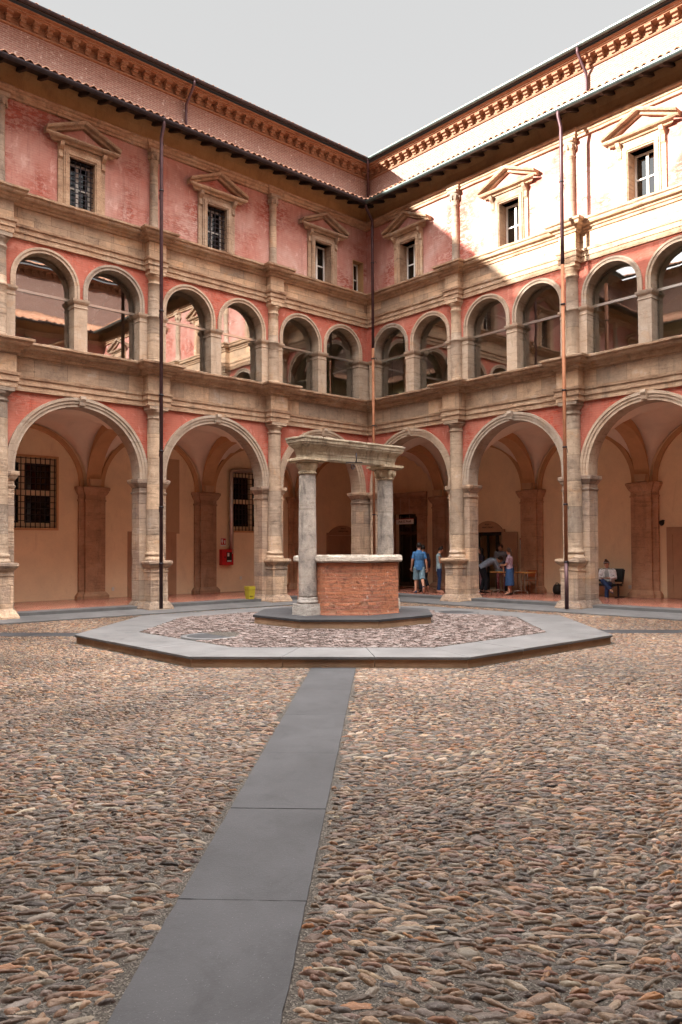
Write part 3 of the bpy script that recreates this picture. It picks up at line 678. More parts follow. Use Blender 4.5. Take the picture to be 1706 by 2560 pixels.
def arched_door(fr, root, a, b, z1, za, words, tx, leaf=True):
    """painted arched overdoor panel with two lines of lettering; two leaves beneath"""
    c = (a + b) / 2; h = (b - a) / 2; m = MB(); pts = [(a, z1), (a, z1 + .10), (a + .10, z1 + .10)]
    R = ((h - .12) ** 2 + (za - z1 - .1) ** 2) / (2 * (za - z1 - .1)); zc = za - R; an = math.asin((h - .12) / R)
    pts += [(c + R * math.sin(-an + 2 * an * k / 14), zc + R * math.cos(-an + 2 * an * k / 14)) for k in range(15)] + [(b - .10, z1 + .10), (b, z1 + .10), (b, z1)]
    m.sweep([[(x, y, z) for x, z in pts] for y in (HP - .01, HP + .07)], True)
    m.box(a, a + .09, HP - .01, HP + .06, .17, z1); m.box(b - .09, b, HP - .01, HP + .06, .17, z1)
    o = m.build('door_frame', 'door_brown', root, fr); X = Vector(fr.fn(1, 0, 0)) - Vector(fr.fn(0, 0, 0))
    if not fr.flip: X = X * -1
    if fr is FL: X = Vector((1, 0, 0))
    if fr is FR: X = Vector((0, -1, 0))
    text_mesh('lettering', words[0], .085, 'dark', o, fr.fn(c, HP + .072, z1 + .29), X, (0, 0, 1)); text_mesh('lettering', words[1], .085, 'dark', o, fr.fn(c, HP + .072, z1 + .17), X, (0, 0, 1))
    if leaf:
        for u, v in ((a + .095, c - .006), (c + .006, b - .095)): door_leaf(o, fr, u, v, z1)
    return o
def door_leaf(parent, fr, u, v, z1, y=HP):
    m = MB(); m.box(u, v, y + .002, y + .04, .19, z1 - .01)
    for z0_, z1_ in ((.32, .95), (1.05, z1 - .14)):
        for A in ((u + .09, v - .09, z0_, z0_ + .025), (u + .09, v - .09, z1_ - .025, z1_), (u + .09, u + .115, z0_, z1_), (v - .115, v - .09, z0_, z1_)): m.box(A[0], A[1], y + .038, y + .052, A[2], A[3])
    return m.build('door_leaf', 'door_brown', parent, fr)
arched_door(FL, left, -3.42, -1.60, 2.36, 2.78, ("AULA 2", "LABORATORIO"), 0)
d = MB(); d.box(5.62, 7.5, HP - .01, HP + .05, .17, 2.42); dl = d.build('door_frame', 'door_brown', left, FL); door_leaf(dl, FL, 5.72, 6.55, 2.34, HP + .04); door_leaf(dl, FL, 6.57, 7.40, 2.34, HP + .04)
MB().box(5.48, 6.1, HP, HP + .02, 2.36, 5.05, .01).build('plaster_patch', 'lamp_cream', left, FL)
o = arched_door(FR, right, 1.56, 3.09, 2.40, 2.82, ("AULA 1", "PRIMO PIANO"), 0, False)
lf = MB(); lf.box(3.0, 3.70, HP + .075, HP + .12, .19, 2.38); lf.box(3.09, 3.61, HP + .118, HP + .13, 1.0, 1.03); lf.box(3.09, 3.61, HP + .118, HP + .13, 2.22, 2.25); lf.box(3.09, 3.12, HP + .118, HP + .13, 1.0, 2.25); lf.box(3.58, 3.61, HP + .118, HP + .13, 1.0, 2.25)
lf = lf.build('door_leaf', 'door_brown', o, FR); MB().tube([(3.62, HP + .12, 1.15), (3.62, HP + .18, 1.15), (3.52, HP + .18, 1.15)], .012).build('door_handle', 'steel', right, FR)
room('inner_room', right, FR, 1.66, 2.97, .17, 2.45, 1.6, 'cream_gallery')
m = MB()
for u, v in ((1.66, 1.72), (2.08, 2.15), (2.50, 2.60), (2.93, 2.97)): m.box(u, v, HP - .25, HP - .19, .17, 2.40)
m.box(1.66, 2.97, HP - .248, HP - .192, 2.26, 2.40); m.build('glazed_door', 'dark', right, FR)
# great stone portal in the corner bay
m = MB(); a, b = -2.62, -1.28; wj = .46
for u, v in ((a - wj, a), (b, b + wj)):
    m.box(u, v, HP - .02, HP + .12, .17, 3.25, .004); m.box(u + .07, v - .07, HP + .118, HP + .16, .5, 3.05, .004); m.box(u - .03, v + .03, HP, HP + .17, .17, .42)
    m.box(u - .02, v + .02, HP, HP + .17, 3.12, 3.25)
P_ = [(0, 3.25), (.12, 3.25), (.14, 3.42), (.17, 3.44), (.17, 3.48), (.10, 3.49), (.10, 3.84), (.14, 3.86), (.17, 3.95), (.28, 3.99), (.33, 4.05), (.35, 4.13), (0, 4.15)]
m.sweep([[(a - wj - .02 - max(p - .12, 0), HP + p, z) for p, z in P_], [(b + wj + .02 + max(p - .12, 0), HP + p, z) for p, z in P_]], True)
po = m.build('portal', 'inner_stone', right, FR)
for k in range(9): c = a - wj + .15 + k * .25; MB().box(c, c + .11, HP + .098, HP + .13, 3.55, 3.78, .006).build('frieze_relief', 'inner_stone', po, FR)
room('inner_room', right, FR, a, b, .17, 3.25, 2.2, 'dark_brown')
m = MB()
for u, v in ((a, a + .08), ((a + b) / 2 - .05, (a + b) / 2 + .05), (b - .08, b)): m.box(u, v, HP - .26, HP - .2, .17, 3.25)
m.box(a, b, HP - .258, HP - .202, 2.38, 2.5); m.box(a, b, HP - .258, HP - .202, .17, .35); gd = m.build('glazed_door', 'dark_brown', right, FR)
MB().box(a + .02, b - .02, HP - .235, HP - .228, .2, 3.2).build('pane', 'glass_dark', gd, FR)
m = MB()
for q in (a + .12, b - .50):
    rows = []
    for k in range(9):
        z = .25 + k * .13; w = .20 - .07 * math.sin(PI * min(1, k / 8)) * (1 if k < 8 else 1)
        rows.append([(q + .19 + w * math.cos(t), HP - .32 + .03 * math.sin(3 * t), z) for t in [2 * PI * i / 10 for i in range(10)]])
    m.sweep(rows, True, True)
m.build('curtain', 'white_cloth', gd, FR)
# closed door at the far right of the right wing
m = MB(); m.box(9.30, 11.0, HP - .01, HP + .05, .17, 2.42); dd = m.build('door_frame', 'door_brown', right, FR); door_leaf(dd, FR, 9.40, 10.14, 2.34, HP + .04); door_leaf(dd, FR, 10.16, 10.9, 2.34, HP + .04)

# gallery lamps (greenish fluorescent tubes seen through the panes)
def tube_lamp(fr, s, p, z, label, ln=1.3):
    c = fr.fn(s, p, z); r = empty('ceiling_lamp', label, 'lamp', c, 'lit tubes inside the glazed gallery')
    MB().box(s - ln / 2, s + ln / 2, p - .08, p + .08, z, z + .07).build('lamp_housing', 'sign_white', r, fr)
    MB().tube([(s - ln / 2 + .03, p, z - .03), (s + ln / 2 - .03, p, z - .03)], .022).build('lamp_tube', 'lamp_tube', r, fr)
    MB().tube([(s, p, z + .07), (s, p, 9.85)], .008, 6).build('rod', 'iron', r, fr)
tube_lamp(FR, -2.0, -3.4, 8.2, 'fluorescent tube hanging behind the right gallery arches nearest the corner', .7)
tube_lamp(FR, 11.8, -2.6, 9.3, 'fluorescent tube hanging in the right gallery at the right edge of the photo', .7)

# ---- drainpipes
def drainpipe(fr, root, s, p, zt, zcop, zb=.05, top=(0, .14)):
    m = MB(); m.tube([(s + top[0], p + top[1], zt), (s + top[0], p + top[1], zt - .25), (s, p, zt - .55), (s, p, zt - .8), (s, p, zcop)], .052, 12)
    o = m.build('drainpipe', 'pipe', root, fr)
    if zcop > zb + .1:
        MB().tube([(s, p, zcop), (s, p, max(zb, 1.35))], .050, 12).build('copper_length', 'copper' if zcop > 3 else 'pipe', o, fr)
        if zb < 1.3: MB().tube([(s, p, 1.38), (s, p, zb)], .056, 12).build('pipe_foot', 'pipe', o, fr)
    m = MB()
    for z in (zt - 2.1, 8.62, 6.2, 4.6, 3.0, 1.4):
        if zb < z < zt - .6:
            m = MB(); m.lathe((s, p, z), [(.052, -.02), (.066, -.02), (.066, .02), (.052, .02)], 12); m.tube([(s, p - .05, z), (s - .06, p - .22, z - .02), (s - .10, p - .30, z - .12)], .009, 6); m.build('pipe_clamp', 'iron', o, fr)
drainpipe(FL, left, 9.02, .86, 14.2, .12, .08)
drainpipe(FR, right, 8.80, .86, 14.2, 9.75, .08)
drainpipe(ID, right, -.50, -.82, 14.2, 9.0, .05, (-.45, -.15))
def upper_pipe(fr, root, s, p0=-3.53):
    MB().tube([(s, p0, 18.9), (s, p0, 18.7), (s, HP + .12, 18.2), (s, HP + .10, 17.9), (s, HP + .10, 15.6)], .05, 10).build('upper_drainpipe', 'pipe', root, fr)
upper_pipe(FL, left, 5.25); upper_pipe(FR, right, 6.75); MB().tube([(3.5, 3.5, 18.9), (3.6, 3.6, 18.6), (4.08, 4.08, 18.1), (4.08, 4.08, 15.6)], .055, 10).build('upper_drainpipe', 'pipe', left, ID)

# ================================================================ ground
def struct(o): o['kind'] = 'structure'; return o
struct(MB().add([(-400, -400, -.02), (400, -400, -.02), (400, 400, -.02), (-400, 400, -.02)], [(0, 1, 2, 3)]).build('ground', 'mortar'))
n = 60; vs = []; fs = []
for j in range(n + 1):
    for i in range(n + 1):
        vs.append((-WL + .3 + (WL - .3 - 1.2) * i / n, -WR + .3 + (WR - .3 - 1.2) * j / n, 0.0))
for j in range(n):
    for i in range(n): fs.append((j * (n + 1) + i, j * (n + 1) + i + 1, (j + 1) * (n + 1) + i + 1, (j + 1) * (n + 1) + i))
struct(MB().add(vs, fs).build('courtyard_ground', 'mortar'))
OX, OY = -8.67, -8.18
k2 = math.tan(PI / 8)
def octv(a, z, cx=OX, cy=OY):
    h = a * k2; return [(cx - a, cy + h, z), (cx - a, cy - h, z), (cx - h, cy - a, z), (cx + h, cy - a, z), (cx + a, cy - h, z), (cx + a, cy + h, z), (cx + h, cy + a, z), (cx - h, cy + a, z)]
def octd(x, y, cx=OX, cy=OY):
    dx, dy = abs(x - cx), abs(y - cy); return np.maximum(np.maximum(dx, dy), (dx + dy) / math.sqrt(2))
# big octagon: riser, border slabs (with joints), paving bed
SQ = math.sqrt(.5)
plat = empty('well_platform', 'large low octagonal platform of grey slabs and pink brick paving round the well', 'platform', (OX, OY, 0))
m = MB(); 
for k in range(8):
    A, B_ = octv(5.07, 0)[k], octv(5.07, 0)[(k + 1) % 8]; A2, B2 = octv(4.9, 0)[k], octv(4.9, 0)[(k + 1) % 8]
    nseg = 3
    for j in range(nseg):
        f0, f1 = j / nseg + (.0012 if j else 0), (j + 1) / nseg - (.0012 if j < nseg - 1 else 0); L = lambda P, Q, f: (P[0] + (Q[0] - P[0]) * f, P[1] + (Q[1] - P[1]) * f)
        a_, b_, c_, d_ = L(A, B_, f0), L(A, B_, f1), L(A2, B2, f1), L(A2, B2, f0)
        m.sweep([[(*q, z) for q in (a_, b_, c_, d_)] for z in (-.02, .125)], True)
m.build('platform_riser', 'riser_brown', plat)
m = MB()
for k in range(8):
    A, B_ = octv(5.107, 0)[k], octv(5.107, 0)[(k + 1) % 8]; A2, B2 = octv(4.0, 0)[k], octv(4.0, 0)[(k + 1) % 8]; nseg = 3
    for j in range(nseg):
        f0, f1 = j / nseg + .0012, (j + 1) / nseg - .0012; L = lambda P, Q, f: (P[0] + (Q[0] - P[0]) * f, P[1] + (Q[1] - P[1]) * f)
        a_, b_, c_, d_ = L(A, B_, f0), L(A, B_, f1), L(A2, B2, f1), L(A2, B2, f0); dz = random.uniform(-.002, .002)
        m.sweep([[(*q, z) for q in (a_, b_, c_, d_)] for z in (.126, .17 + dz)], True)
m.build('border_slabs', 'slab_light', plat, bevel=.006)
m = MB(); O1, O2 = octv(4.0, .162), octv(1.8, .258)
m.add(O1 + O2, [(k, (k + 1) % 8, 8 + (k + 1) % 8, 8 + k) for k in range(8)]).build('paving_bed', 'mortar', plat)
holes = [(-12.10, -8.28, .56), (-4.82, -8.12, .56)]
def boxes_mesh(name, C_, ux, L_, W_, H_, tilt, cols, mat, parent=None):
    """many small blocks in one mesh; C_ centres of the tops, ux direction angle"""
    N = len(C_); c, s = np.cos(ux), np.sin(ux); base = np.array([(-1, -1, -1), (1, -1, -1), (1, 1, -1), (-1, 1, -1), (-1, -1, 0), (1, -1, 0), (1, 1, 0), (-1, 1, 0)], float)
    V = np.zeros((N, 8, 3)); lx = base[None, :, 0] * L_[:, None] / 2; ly = base[None, :, 1] * W_[:, None] / 2; lz = base[None, :, 2] * H_
    top = (base[None, :, 2] == 0); lx = lx * np.where(top, .93, 1); ly = ly * np.where(top, .86, 1); lz = lz + np.where(top, tilt[:, None, 0] * base[None, :, 0] + tilt[:, None, 1] * base[None, :, 1], 0)
    V[..., 0] = C_[:, None, 0] + lx * c[:, None] - ly * s[:, None]; V[..., 1] = C_[:, None, 1] + lx * s[:, None] + ly * c[:, None]; V[..., 2] = C_[:, None, 2] + lz
    F = np.array([(4, 5, 6, 7), (0, 1, 5, 4), (1, 2, 6, 5), (2, 3, 7, 6), (3, 0, 4, 7)]); return raw_mesh(name, V, F, cols, mat, parent)
def raw_mesh(name, V, F, cols, mat, parent=None, smooth=False):
    N, nv = V.shape[:2]; off = wloc(parent) if parent else Vector((0, 0, 0)); V = V - np.array(off); vv = V.reshape(-1, 3)
    fl = (F[None] + (np.arange(N) * nv)[:, None, None]).reshape(-1); nf = N * len(F); k = F.shape[1]
    me = bpy.data.meshes.new(name); me.vertices.add(len(vv)); me.vertices.foreach_set('co', vv.ravel().astype(np.float32)); me.loops.add(nf * k); me.loops.foreach_set('vertex_index', fl.astype(np.int32))
    me.polygons.add(nf); me.polygons.foreach_set('loop_start', (np.arange(nf) * k).astype(np.int32)); me.polygons.foreach_set('use_smooth', np.full(nf, smooth)); me.update(calc_edges=True)
    a = me.color_attributes.new('stone_col', 'FLOAT_COLOR', 'POINT'); c4 = np.ones((N, nv, 4), np.float32); c4[..., :3] = cols[:, None, :]; a.data.foreach_set('color', c4.ravel())
    me.materials.append(M[mat]); o = bpy.data.objects.new(name, me); COL.objects.link(o)
    if parent: o.parent = parent
    return o
# herringbone brick-on-edge paving, rows across the diagonal
e1 = np.array([SQ, -SQ]); e2 = np.array([SQ, SQ]); pts = []; ang = []
rw = .115; th = .046; r_i = 0; t = -4.6
while t < 4.6:
    sgn = 1 if r_i % 2 else -1; u = -4.6 + random.uniform(0, .05)
    while u < 4.6:
        x = OX + e1[0] * u + e2[0] * t; y = OY + e1[1] * u + e2[1] * t; d_ = octd(x, y)
        if 1.9 < d_ < 3.95 and all((x - hx) ** 2 + (y - hy) ** 2 > hr * hr for hx, hy, hr in holes): pts.append((x, y, .172 + (4.0 - d_) / 2.2 * .096)); ang.append(-PI / 4 + sgn * .62 + random.gauss(0, .05))
        u += th * 1.28
    t += rw; r_i += 1
pts = np.array(pts); ang = np.array(ang); N = len(pts); pts[:, 2] += rng.normal(0, .0035, N)
pal = np.array([(.165, .120, .110), (.178, .134, .123), (.152, .113, .105), (.195, .153, .142), (.138, .11, .105), (.215, .18, .168)])
cl = pal[rng.choice(len(pal), N, p=[.28, .25, .17, .14, .10, .06])] * rng.uniform(.8, 1.15, (N, 1))
pv = boxes_mesh('brick_paving', pts, ang, rng.uniform(.115, .145, N), rng.uniform(.034, .044, N), .05, rng.normal(0, .0022, (N, 2)), cl, 'paver', plat); pv['kind'] = 'stuff'
for (hx, hy, hr), lb in zip(holes, ('left', 'right')):
    r = MB(); r.lathe((hx, hy, 0), [(hr, .12), (hr, .195), (hr - .11, .197), (hr - .11, .16)], 48).build('manhole_rim', 'slab_light', plat)
    q = empty('manhole_cover', 'round greenish cover in a pale ring, on the %s side of the well' % lb, 'manhole cover', (hx, hy, .18))
    MB().lathe((hx, hy, 0), [(hr - .115, .165), (hr - .115, .192), (hr - .16, .1925)], 48).build('cover_frame', 'slab_grey', q); MB().lathe((hx, hy, 0), [(hr - .162, .165), (hr - .162, .189)], 48, smooth=False).build('cover_disc', 'gutter_green', q)
# small octagon step
step = empty('well_step', 'smaller octagonal grey stone step directly under the well', 'step', (OX, OY, .2))
MB().sweep([octv(1.83, .15), octv(1.83, .385)], True).build('step_riser', 'riser_brown', step); m = MB()
for k in range(8):
    A, B_ = octv(1.862, 0)[k], octv(1.862, 0)[(k + 1) % 8]; A2, B2 = octv(.9, 0)[k], octv(.9, 0)[(k + 1) % 8]
    m.sweep([[(A[0], A[1], z), (B_[0], B_[1], z), (B2[0], B2[1], z), (A2[0], A2[1], z)] for z in (.386, .434)], True)
m.build('step_slabs', 'slab_grey', step, bevel=.006)
# paths of long slabs
def path(name, p0, p1, w, joints):
    d_ = Vector((p1[0] - p0[0], p1[1] - p0[1], 0)); L = d_.length; d_.normalize(); nrm = Vector((-d_.y, d_.x, 0)); m = MB(); js = [0] + joints + [L]
    for a, b in zip(js[:-1], js[1:]):
        a_ = a + .003; b_ = b - .003; n1, n2 = 26, 12; ed = [(a_ + (b_ - a_) * i / n1, -w / 2) for i in range(n1)] + [(b_, -w / 2 + w * i / n2) for i in range(n2)] + [(b_ - (b_ - a_) * i / n1, w / 2) for i in range(n1)] + [(a_, w / 2 - w * i / n2) for i in range(n2)]
        q = [Vector((*p0, 0)) + d_ * (f + random.gauss(0, .0016)) + nrm * (s_ + random.gauss(0, .0022)) for f, s_ in ed]
        tl = random.uniform(-.002, .002); dz = random.uniform(-.002, .002); m.sweep([[(v.x, v.y, z + (dz + tl * ed[i][1] if z > 0 else 0)) for i, v in enumerate(q)] for z in (-.03, .009)], True)
    o = m.build(name, 'slab_grey', bevel=.003); return struct(o)
def onaxis(al, ac): # along = distance from the octagon centre towards the camera; ac = across
    return (OX - al * SQ + ac * SQ, OY - al * SQ - ac * SQ)
sh = .08
A_ = onaxis(5.09, sh); B_ = onaxis(17.2, sh)
path('path', A_, B_, .665, [x - 5.09 for x in (6.9, 8.42, 10.0, 11.46, 12.86, 14.3, 15.7)])
path('path', (OX - 5.13 * SQ, OY + 5.13 * SQ), (-18.8, 2.0 - .05 - .0), .62, [1.5 * k for k in range(1, 6)]) if False else None
def side_path(sx, sy, reach, shift):
    a = (OX + sx * 5.13 * SQ + shift[0], OY + sy * 5.13 * SQ + shift[1]); b = (OX + sx * reach * SQ + shift[0], OY + sy * reach * SQ + shift[1]); L = (reach - 5.13); path('path', a, b, .66, [1.5 * k for k in range(1, int(L / 1.5) + 1)])
side_path(-1, 1, 9.4, (-.45, -.45)); side_path(1, -1, 10.0, (0, 0)); side_path(1, 1, 9.6, (0, 0))

# ================================================================ cobbles: river pebbles set on edge, rows across the diagonal
def cobbles():
    P0 = np.array([CP.x, CP.y]); v2 = np.array([.67, .742]); v2 /= np.linalg.norm(v2)
    out = {k: [] for k in ('n', 'm', 'f')}
    def flow(u, t): return .30 * math.sin(u * .55 + .8 * math.sin(t * .5)) + .17 * math.sin(u * 1.3 + t * .9 + 1) + .075 * math.sin(u * 2.9 - t * 1.9)
    def dflow(u, t): return (flow(u + .05, t) - flow(u - .05, t)) / .1
    t = -18.2
    while t < 9.6:
        depth = t + 18.0
        big = .94 + .62 * max(0, 1 - depth / 4.8) + .08 * math.sin(t * 1.7)
        roww = random.choice((random.uniform(.020, .034), random.uniform(.026, .050))) * big; u = -14.0 + random.uniform(0, .1)
        while u < 14.0:
            l = random.lognormvariate(math.log(.092 if roww < .036 else .094), .38) * big; l = min(max(l, .03), .16)
            uu = u + l / 2; u += l * .98 + random.uniform(.0, .018)
            tt = t + flow(uu, t) + random.gauss(0, .006)
            x = OX + e1[0] * uu + e2[0] * tt; y = OY + e1[1] * uu + e2[1] * tt
            if not (-WL + .5 < x < -1.28 and -WR + .5 < y < -1.28): continue
            if octd(x, y) < 5.16: continue
            dx, dy = x - P0[0], y - P0[1]; dist = dx * v2[0] + dy * v2[1]; lat = abs(dx * v2[1] - dy * v2[0])
            if dist < 1.6 or lat > dist * .52 + 1.2: continue
            ac = (x - OX) * SQ - (y - OY) * SQ; al = -(x - OX) * SQ - (y - OY) * SQ; hl = roww * .4
            if al > 0 and abs(ac - sh) < .338 + l * .40: continue
            if al < -5 and abs(ac) < .38 + l * .3: continue
            if ac > 5 and abs(al) < .35 + hl: continue
            if ac < -5 and abs(al - .64) < .35 + hl: continue
            wild = .26 + .22 * max(0, 1 - depth / 6.0)
            a = -PI / 4 + math.atan(dflow(uu, t)) + random.gauss(0, wild)
            w = roww * random.uniform(.52, 1.04)
            if random.random() < .07 + .08 * max(0, 1 - depth / 5): w *= random.uniform(1.3, 1.9); l *= 1.05
            if random.random() < .08: a += random.choice((-1, 1)) * random.uniform(.4, 1.2)
            out['n' if dist < 5.5 else 'm' if dist < 10.5 else 'f'].append((x, y, a, l * .52, w * .54, random.uniform(.006, .017) * (1 if w < .06 else 1.1)))
        t += roww * (.95 + .04 * max(0, 1 - depth / 5.0))
    pal = np.array([(.135, .085, .058), (.185, .125, .085), (.10, .075, .062), (.24, .175, .125), (.16, .14, .125), (.21, .105, .05), (.06, .048, .045), (.27, .23, .19), (.16, .095, .075)])
    pr = np.array([.17, .18, .13, .13, .13, .07, .07, .05, .07]); pr /= pr.sum()
    for key, (seg, rings) in dict(n=(14, [(.35, ), (.66, ), (.84, ), (.95, ), (1.0, )]), m=(10, [(.5, ), (.84, ), (1.0, )]), f=(7, [(.72, ), (1.0, )])).items():
        D_ = np.array(out[key]);
        if not len(D_): continue
        N = len(D_); th_ = 2 * PI * np.arange(seg) / seg
        nz = np.array([noise.noise(Vector((x * .45, y * .45, 3.1))) for x, y in D_[:, :2]])[:, None]; cols = pal[rng.choice(len(pal), N, p=pr)] * (1 + .55 * nz) * np.array([1.06, .95, .86]) * rng.uniform(.45, .98, (N, 1)) * rng.uniform(.95, 1.05, (N, 3))
        rad = 1 + rng.normal(0, .09, (N, 1)) * np.cos(th_ + rng.uniform(0, 6, (N, 1))) + rng.normal(0, .10, (N, 1)) * np.cos(3 * th_ + rng.uniform(0, 6, (N, 1))) + rng.normal(0, .06, (N, 1)) * np.cos(5 * th_ + rng.uniform(0, 6, (N, 1))) + rng.normal(0, .045, (N, seg))
        V = np.zeros((N, 1 + seg * len(rings), 3)); tx = rng.normal(0, .06, (N, 1)); ty = rng.normal(0, .22, (N, 1)); px = rng.uniform(1.25, 2.4, (N, 1))
        lx = [np.zeros((N, 1))]; ly = [np.zeros((N, 1))]; lz = [D_[:, 5:6]]
        for (dg,) in rings:
            r_ = dg; zz = 1 - 1.5 * dg ** 4.0
            ce, se = np.cos(th_)[None], np.sin(th_)[None]; q = 2.0 / px; ex = np.sign(ce) * np.abs(ce) ** np.minimum(q, 1.0); ey = np.sign(se) * np.abs(se) ** q
            lx.append(D_[:, 3:4] * r_ * ex * rad); ly.append(D_[:, 4:5] * r_ * ey * rad); lz.append(D_[:, 5:6] * zz + rng.normal(0, .0022, (N, seg)))
        lx = np.concatenate(lx, 1); ly = np.concatenate(ly, 1); lz = np.concatenate(lz, 1) + tx * lx + ty * ly
        c, s = np.cos(D_[:, 2:3]), np.sin(D_[:, 2:3]); V[..., 0] = D_[:, 0:1] + lx * c - ly * s; V[..., 1] = D_[:, 1:2] + lx * s + ly * c; V[..., 2] = lz + .001
        F = [(0, 1 + k, 1 + (k + 1) % seg) for k in range(seg)]; F = [(a, b, c_, c_) for a, b, c_ in F]
        F3 = np.array([(0, 1 + k, 1 + (k + 1) % seg) for k in range(seg)]); tri = [tuple(x) for x in F3]
        for r_ in range(len(rings) - 1):
            for k in range(seg):
                a, b = 1 + r_ * seg + k, 1 + r_ * seg + (k + 1) % seg; tri += [(a, a + seg, b + seg), (a, b + seg, b)]
        yield key, V, np.array(tri), cols
parts = list(cobbles()); print('pebbles', [(k, V.shape) for k, V, F, c in parts])
# one carpet of stones: join the near, middle and far stones into ONE object
def join_raw(parts, name, mat):
    vv = []; ff = []; cc = []; b = 0
    for key, V, F, c in parts:
        N, nv = V.shape[:2]; vv.append(V.reshape(-1, 3)); ff.append((F[None] + (np.arange(N) * nv)[:, None, None] + b).reshape(-1, 3)); cc.append(np.repeat(c, nv, 0)); b += N * nv
    vv = np.concatenate(vv); ff = np.concatenate(ff); cc = np.concatenate(cc); me = bpy.data.meshes.new(name); me.vertices.add(len(vv)); me.vertices.foreach_set('co', vv.ravel().astype(np.float32))
    me.loops.add(ff.size); me.loops.foreach_set('vertex_index', ff.ravel().astype(np.int32)); me.polygons.add(len(ff)); me.polygons.foreach_set('loop_start', (np.arange(len(ff)) * 3).astype(np.int32)); me.polygons.foreach_set('use_smooth', np.ones(len(ff), bool)); me.update(calc_edges=True)
    a = me.color_attributes.new('stone_col', 'FLOAT_COLOR', 'POINT'); c4 = np.ones((len(vv), 4), np.float32); c4[:, :3] = cc; a.data.foreach_set('color', c4.ravel()); me.materials.append(M[mat]); o = bpy.data.objects.new(name, me); COL.objects.link(o); return o
cb = join_raw(parts, 'cobblestones', 'pebble'); cb['kind'] = 'stuff'; cb['label'] = 'small river cobbles set on edge in rows all over the courtyard'; cb['category'] = 'cobbles'

# ================================================================ the well
WX, WY = -8.5, -8.15
well = empty('well', 'octagonal brick wellhead with a pale stone rim in the middle of the courtyard', 'well', (WX, WY, .434))
def octring(a_out, a_in, zs, jit, sub=7):
    st = []
    for a, z, inn in zs:
        V = octv(a, z, WX, WY); r = []
        for k in range(8):
            A, B_ = Vector(V[k]), Vector(V[(k + 1) % 8])
            for j in range(sub): r.append(jig(tuple(A.lerp(B_, j / sub)), jit))
        st.append(r)
    return st
m = MB(); m.sweep(octring(0, 0, [(1.09, .42, 0), (1.075, .50, 0)] + [(1.07, .5 + .2 * k, 0) for k in range(1, 6)] + [(.85, 1.51, 0), (.84, 1.0, 0), (.84, .44, 0)], .016), False)
m.build('brick_body', 'brick_well', well)
m = MB(); m.sweep(octring(0, 0, [(1.08, 1.515, 0), (1.14, 1.52, 0), (1.16, 1.55, 0), (1.158, 1.62, 0), (1.13, 1.655, 0), (.83, 1.655, 0), (.80, 1.63, 0), (.80, 1.52, 0), (1.08, 1.515, 0)], .012), False); m.build('rim', 'white_stone', well)
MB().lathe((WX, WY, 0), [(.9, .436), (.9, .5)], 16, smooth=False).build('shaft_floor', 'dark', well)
def well_column(x, y, label, cor):
    r = empty('well_column', label, 'column', (x, y, .434), 'columns of the well frame')
    m = MB(); 
    for a, z0, z1 in ((.232, .436, .60), (.22, .60, .665)):
        m.sweep([[jig((x + sx * a * f, y + sy * a * f, z), .008) for sx, sy in ((-1, -1), (0, -1), (1, -1), (1, 0), (1, 1), (0, 1), (-1, 1), (-1, 0))] for f, z in ((1, z0), (1, (z0 + z1) / 2), (1, z1 - .01), (.97, z1))], True)
    m.lathe((x, y, 0), [(.20, .665), (.222, .69), (.225, .72), (.205, .745), (.198, .76), (.205, .775), (.198, .80)], 24, .005); m.build('base', 'white_stone', r)
    m = MB(); m.lathe((x, y, 0), [(.196, .79), (.192, .85)] + [(.192 - .0020 * k, .85 + .27 * k) for k in range(1, 10)] + [(.172, 3.32), (.171, 3.36)], 28, .011); m.build('shaft', 'well_column', r)
    m = MB(); m.lathe((x, y, 0), [(.175, 3.345), (.197, 3.355), (.197, 3.385), (.175, 3.395), (.18, 3.43), (.22, 3.50), (.24, 3.56), (.225, 3.585)], 24, .005)
    if cor:
        for k in range(8):
            an = PI / 8 + PI * k / 4; m.lathe((x + .205 * math.cos(an), y + .205 * math.sin(an), 3.49), [(.01, -.10), (.05, -.05), (.065, .03), (.04, .08), (.01, .10)], 7, .004)
    for a, z0, z1 in ((.26, 3.585, 3.62), (.30, 3.62, 3.67)):
        m.sweep([[jig((x + sx * a, y + sy * a, z), .008) for sx, sy in ((-1, -1), (0, -1), (1, -1), (1, 0), (1, 1), (0, 1), (-1, 1), (-1, 0))] for z in (z0, z1)], True)
    m.build('capital', 'well_beam', r)
well_column(-9.72, -8.22, 'weathered grey stone column in front of the left side of the well', False)
well_column(-7.42, -8.22, 'weathered stone column rising behind the right side of the well, with a leafy capital', True)
bx0, bx1 = -9.90, -7.30; by = -8.25; m = MB(); st = []
for e, z in [(0, 3.67), (0.0, 3.76), (.01, 3.765), (.015, 3.80), (.02, 3.82), (.035, 3.86), (.075, 3.91), (.125, 3.945), (.135, 3.95), (.14, 3.985), (.155, 3.99), (.165, 4.06), (.18, 4.065), (.18, 4.095), (.12, 4.11)]:
    hx, hy = (bx1 - bx0) / 2 + e, .165 + e * .9; cx = (bx0 + bx1) / 2; r = []
    for (ax, ay), (qx, qy), nn in (((-1, -1), (1, -1), 18), ((1, -1), (1, 1), 3), ((1, 1), (-1, 1), 18), ((-1, 1), (-1, -1), 3)):
        for k in range(nn): f = k / nn; r.append(jig((cx + hx * (ax + (qx - ax) * f), by + hy * (ay + (qy - ay) * f), z), .013))
    st.append(r)
bm = m.sweep(st, True).build('well_beam', 'well_beam'); tag(bm, 'moulded weathered stone beam lying across the two well columns', 'beam')
hk = empty('well_hook', 'rusty iron hook and ring hanging from the middle of the well beam', 'hook', (-8.66, by - .27, 3.6))
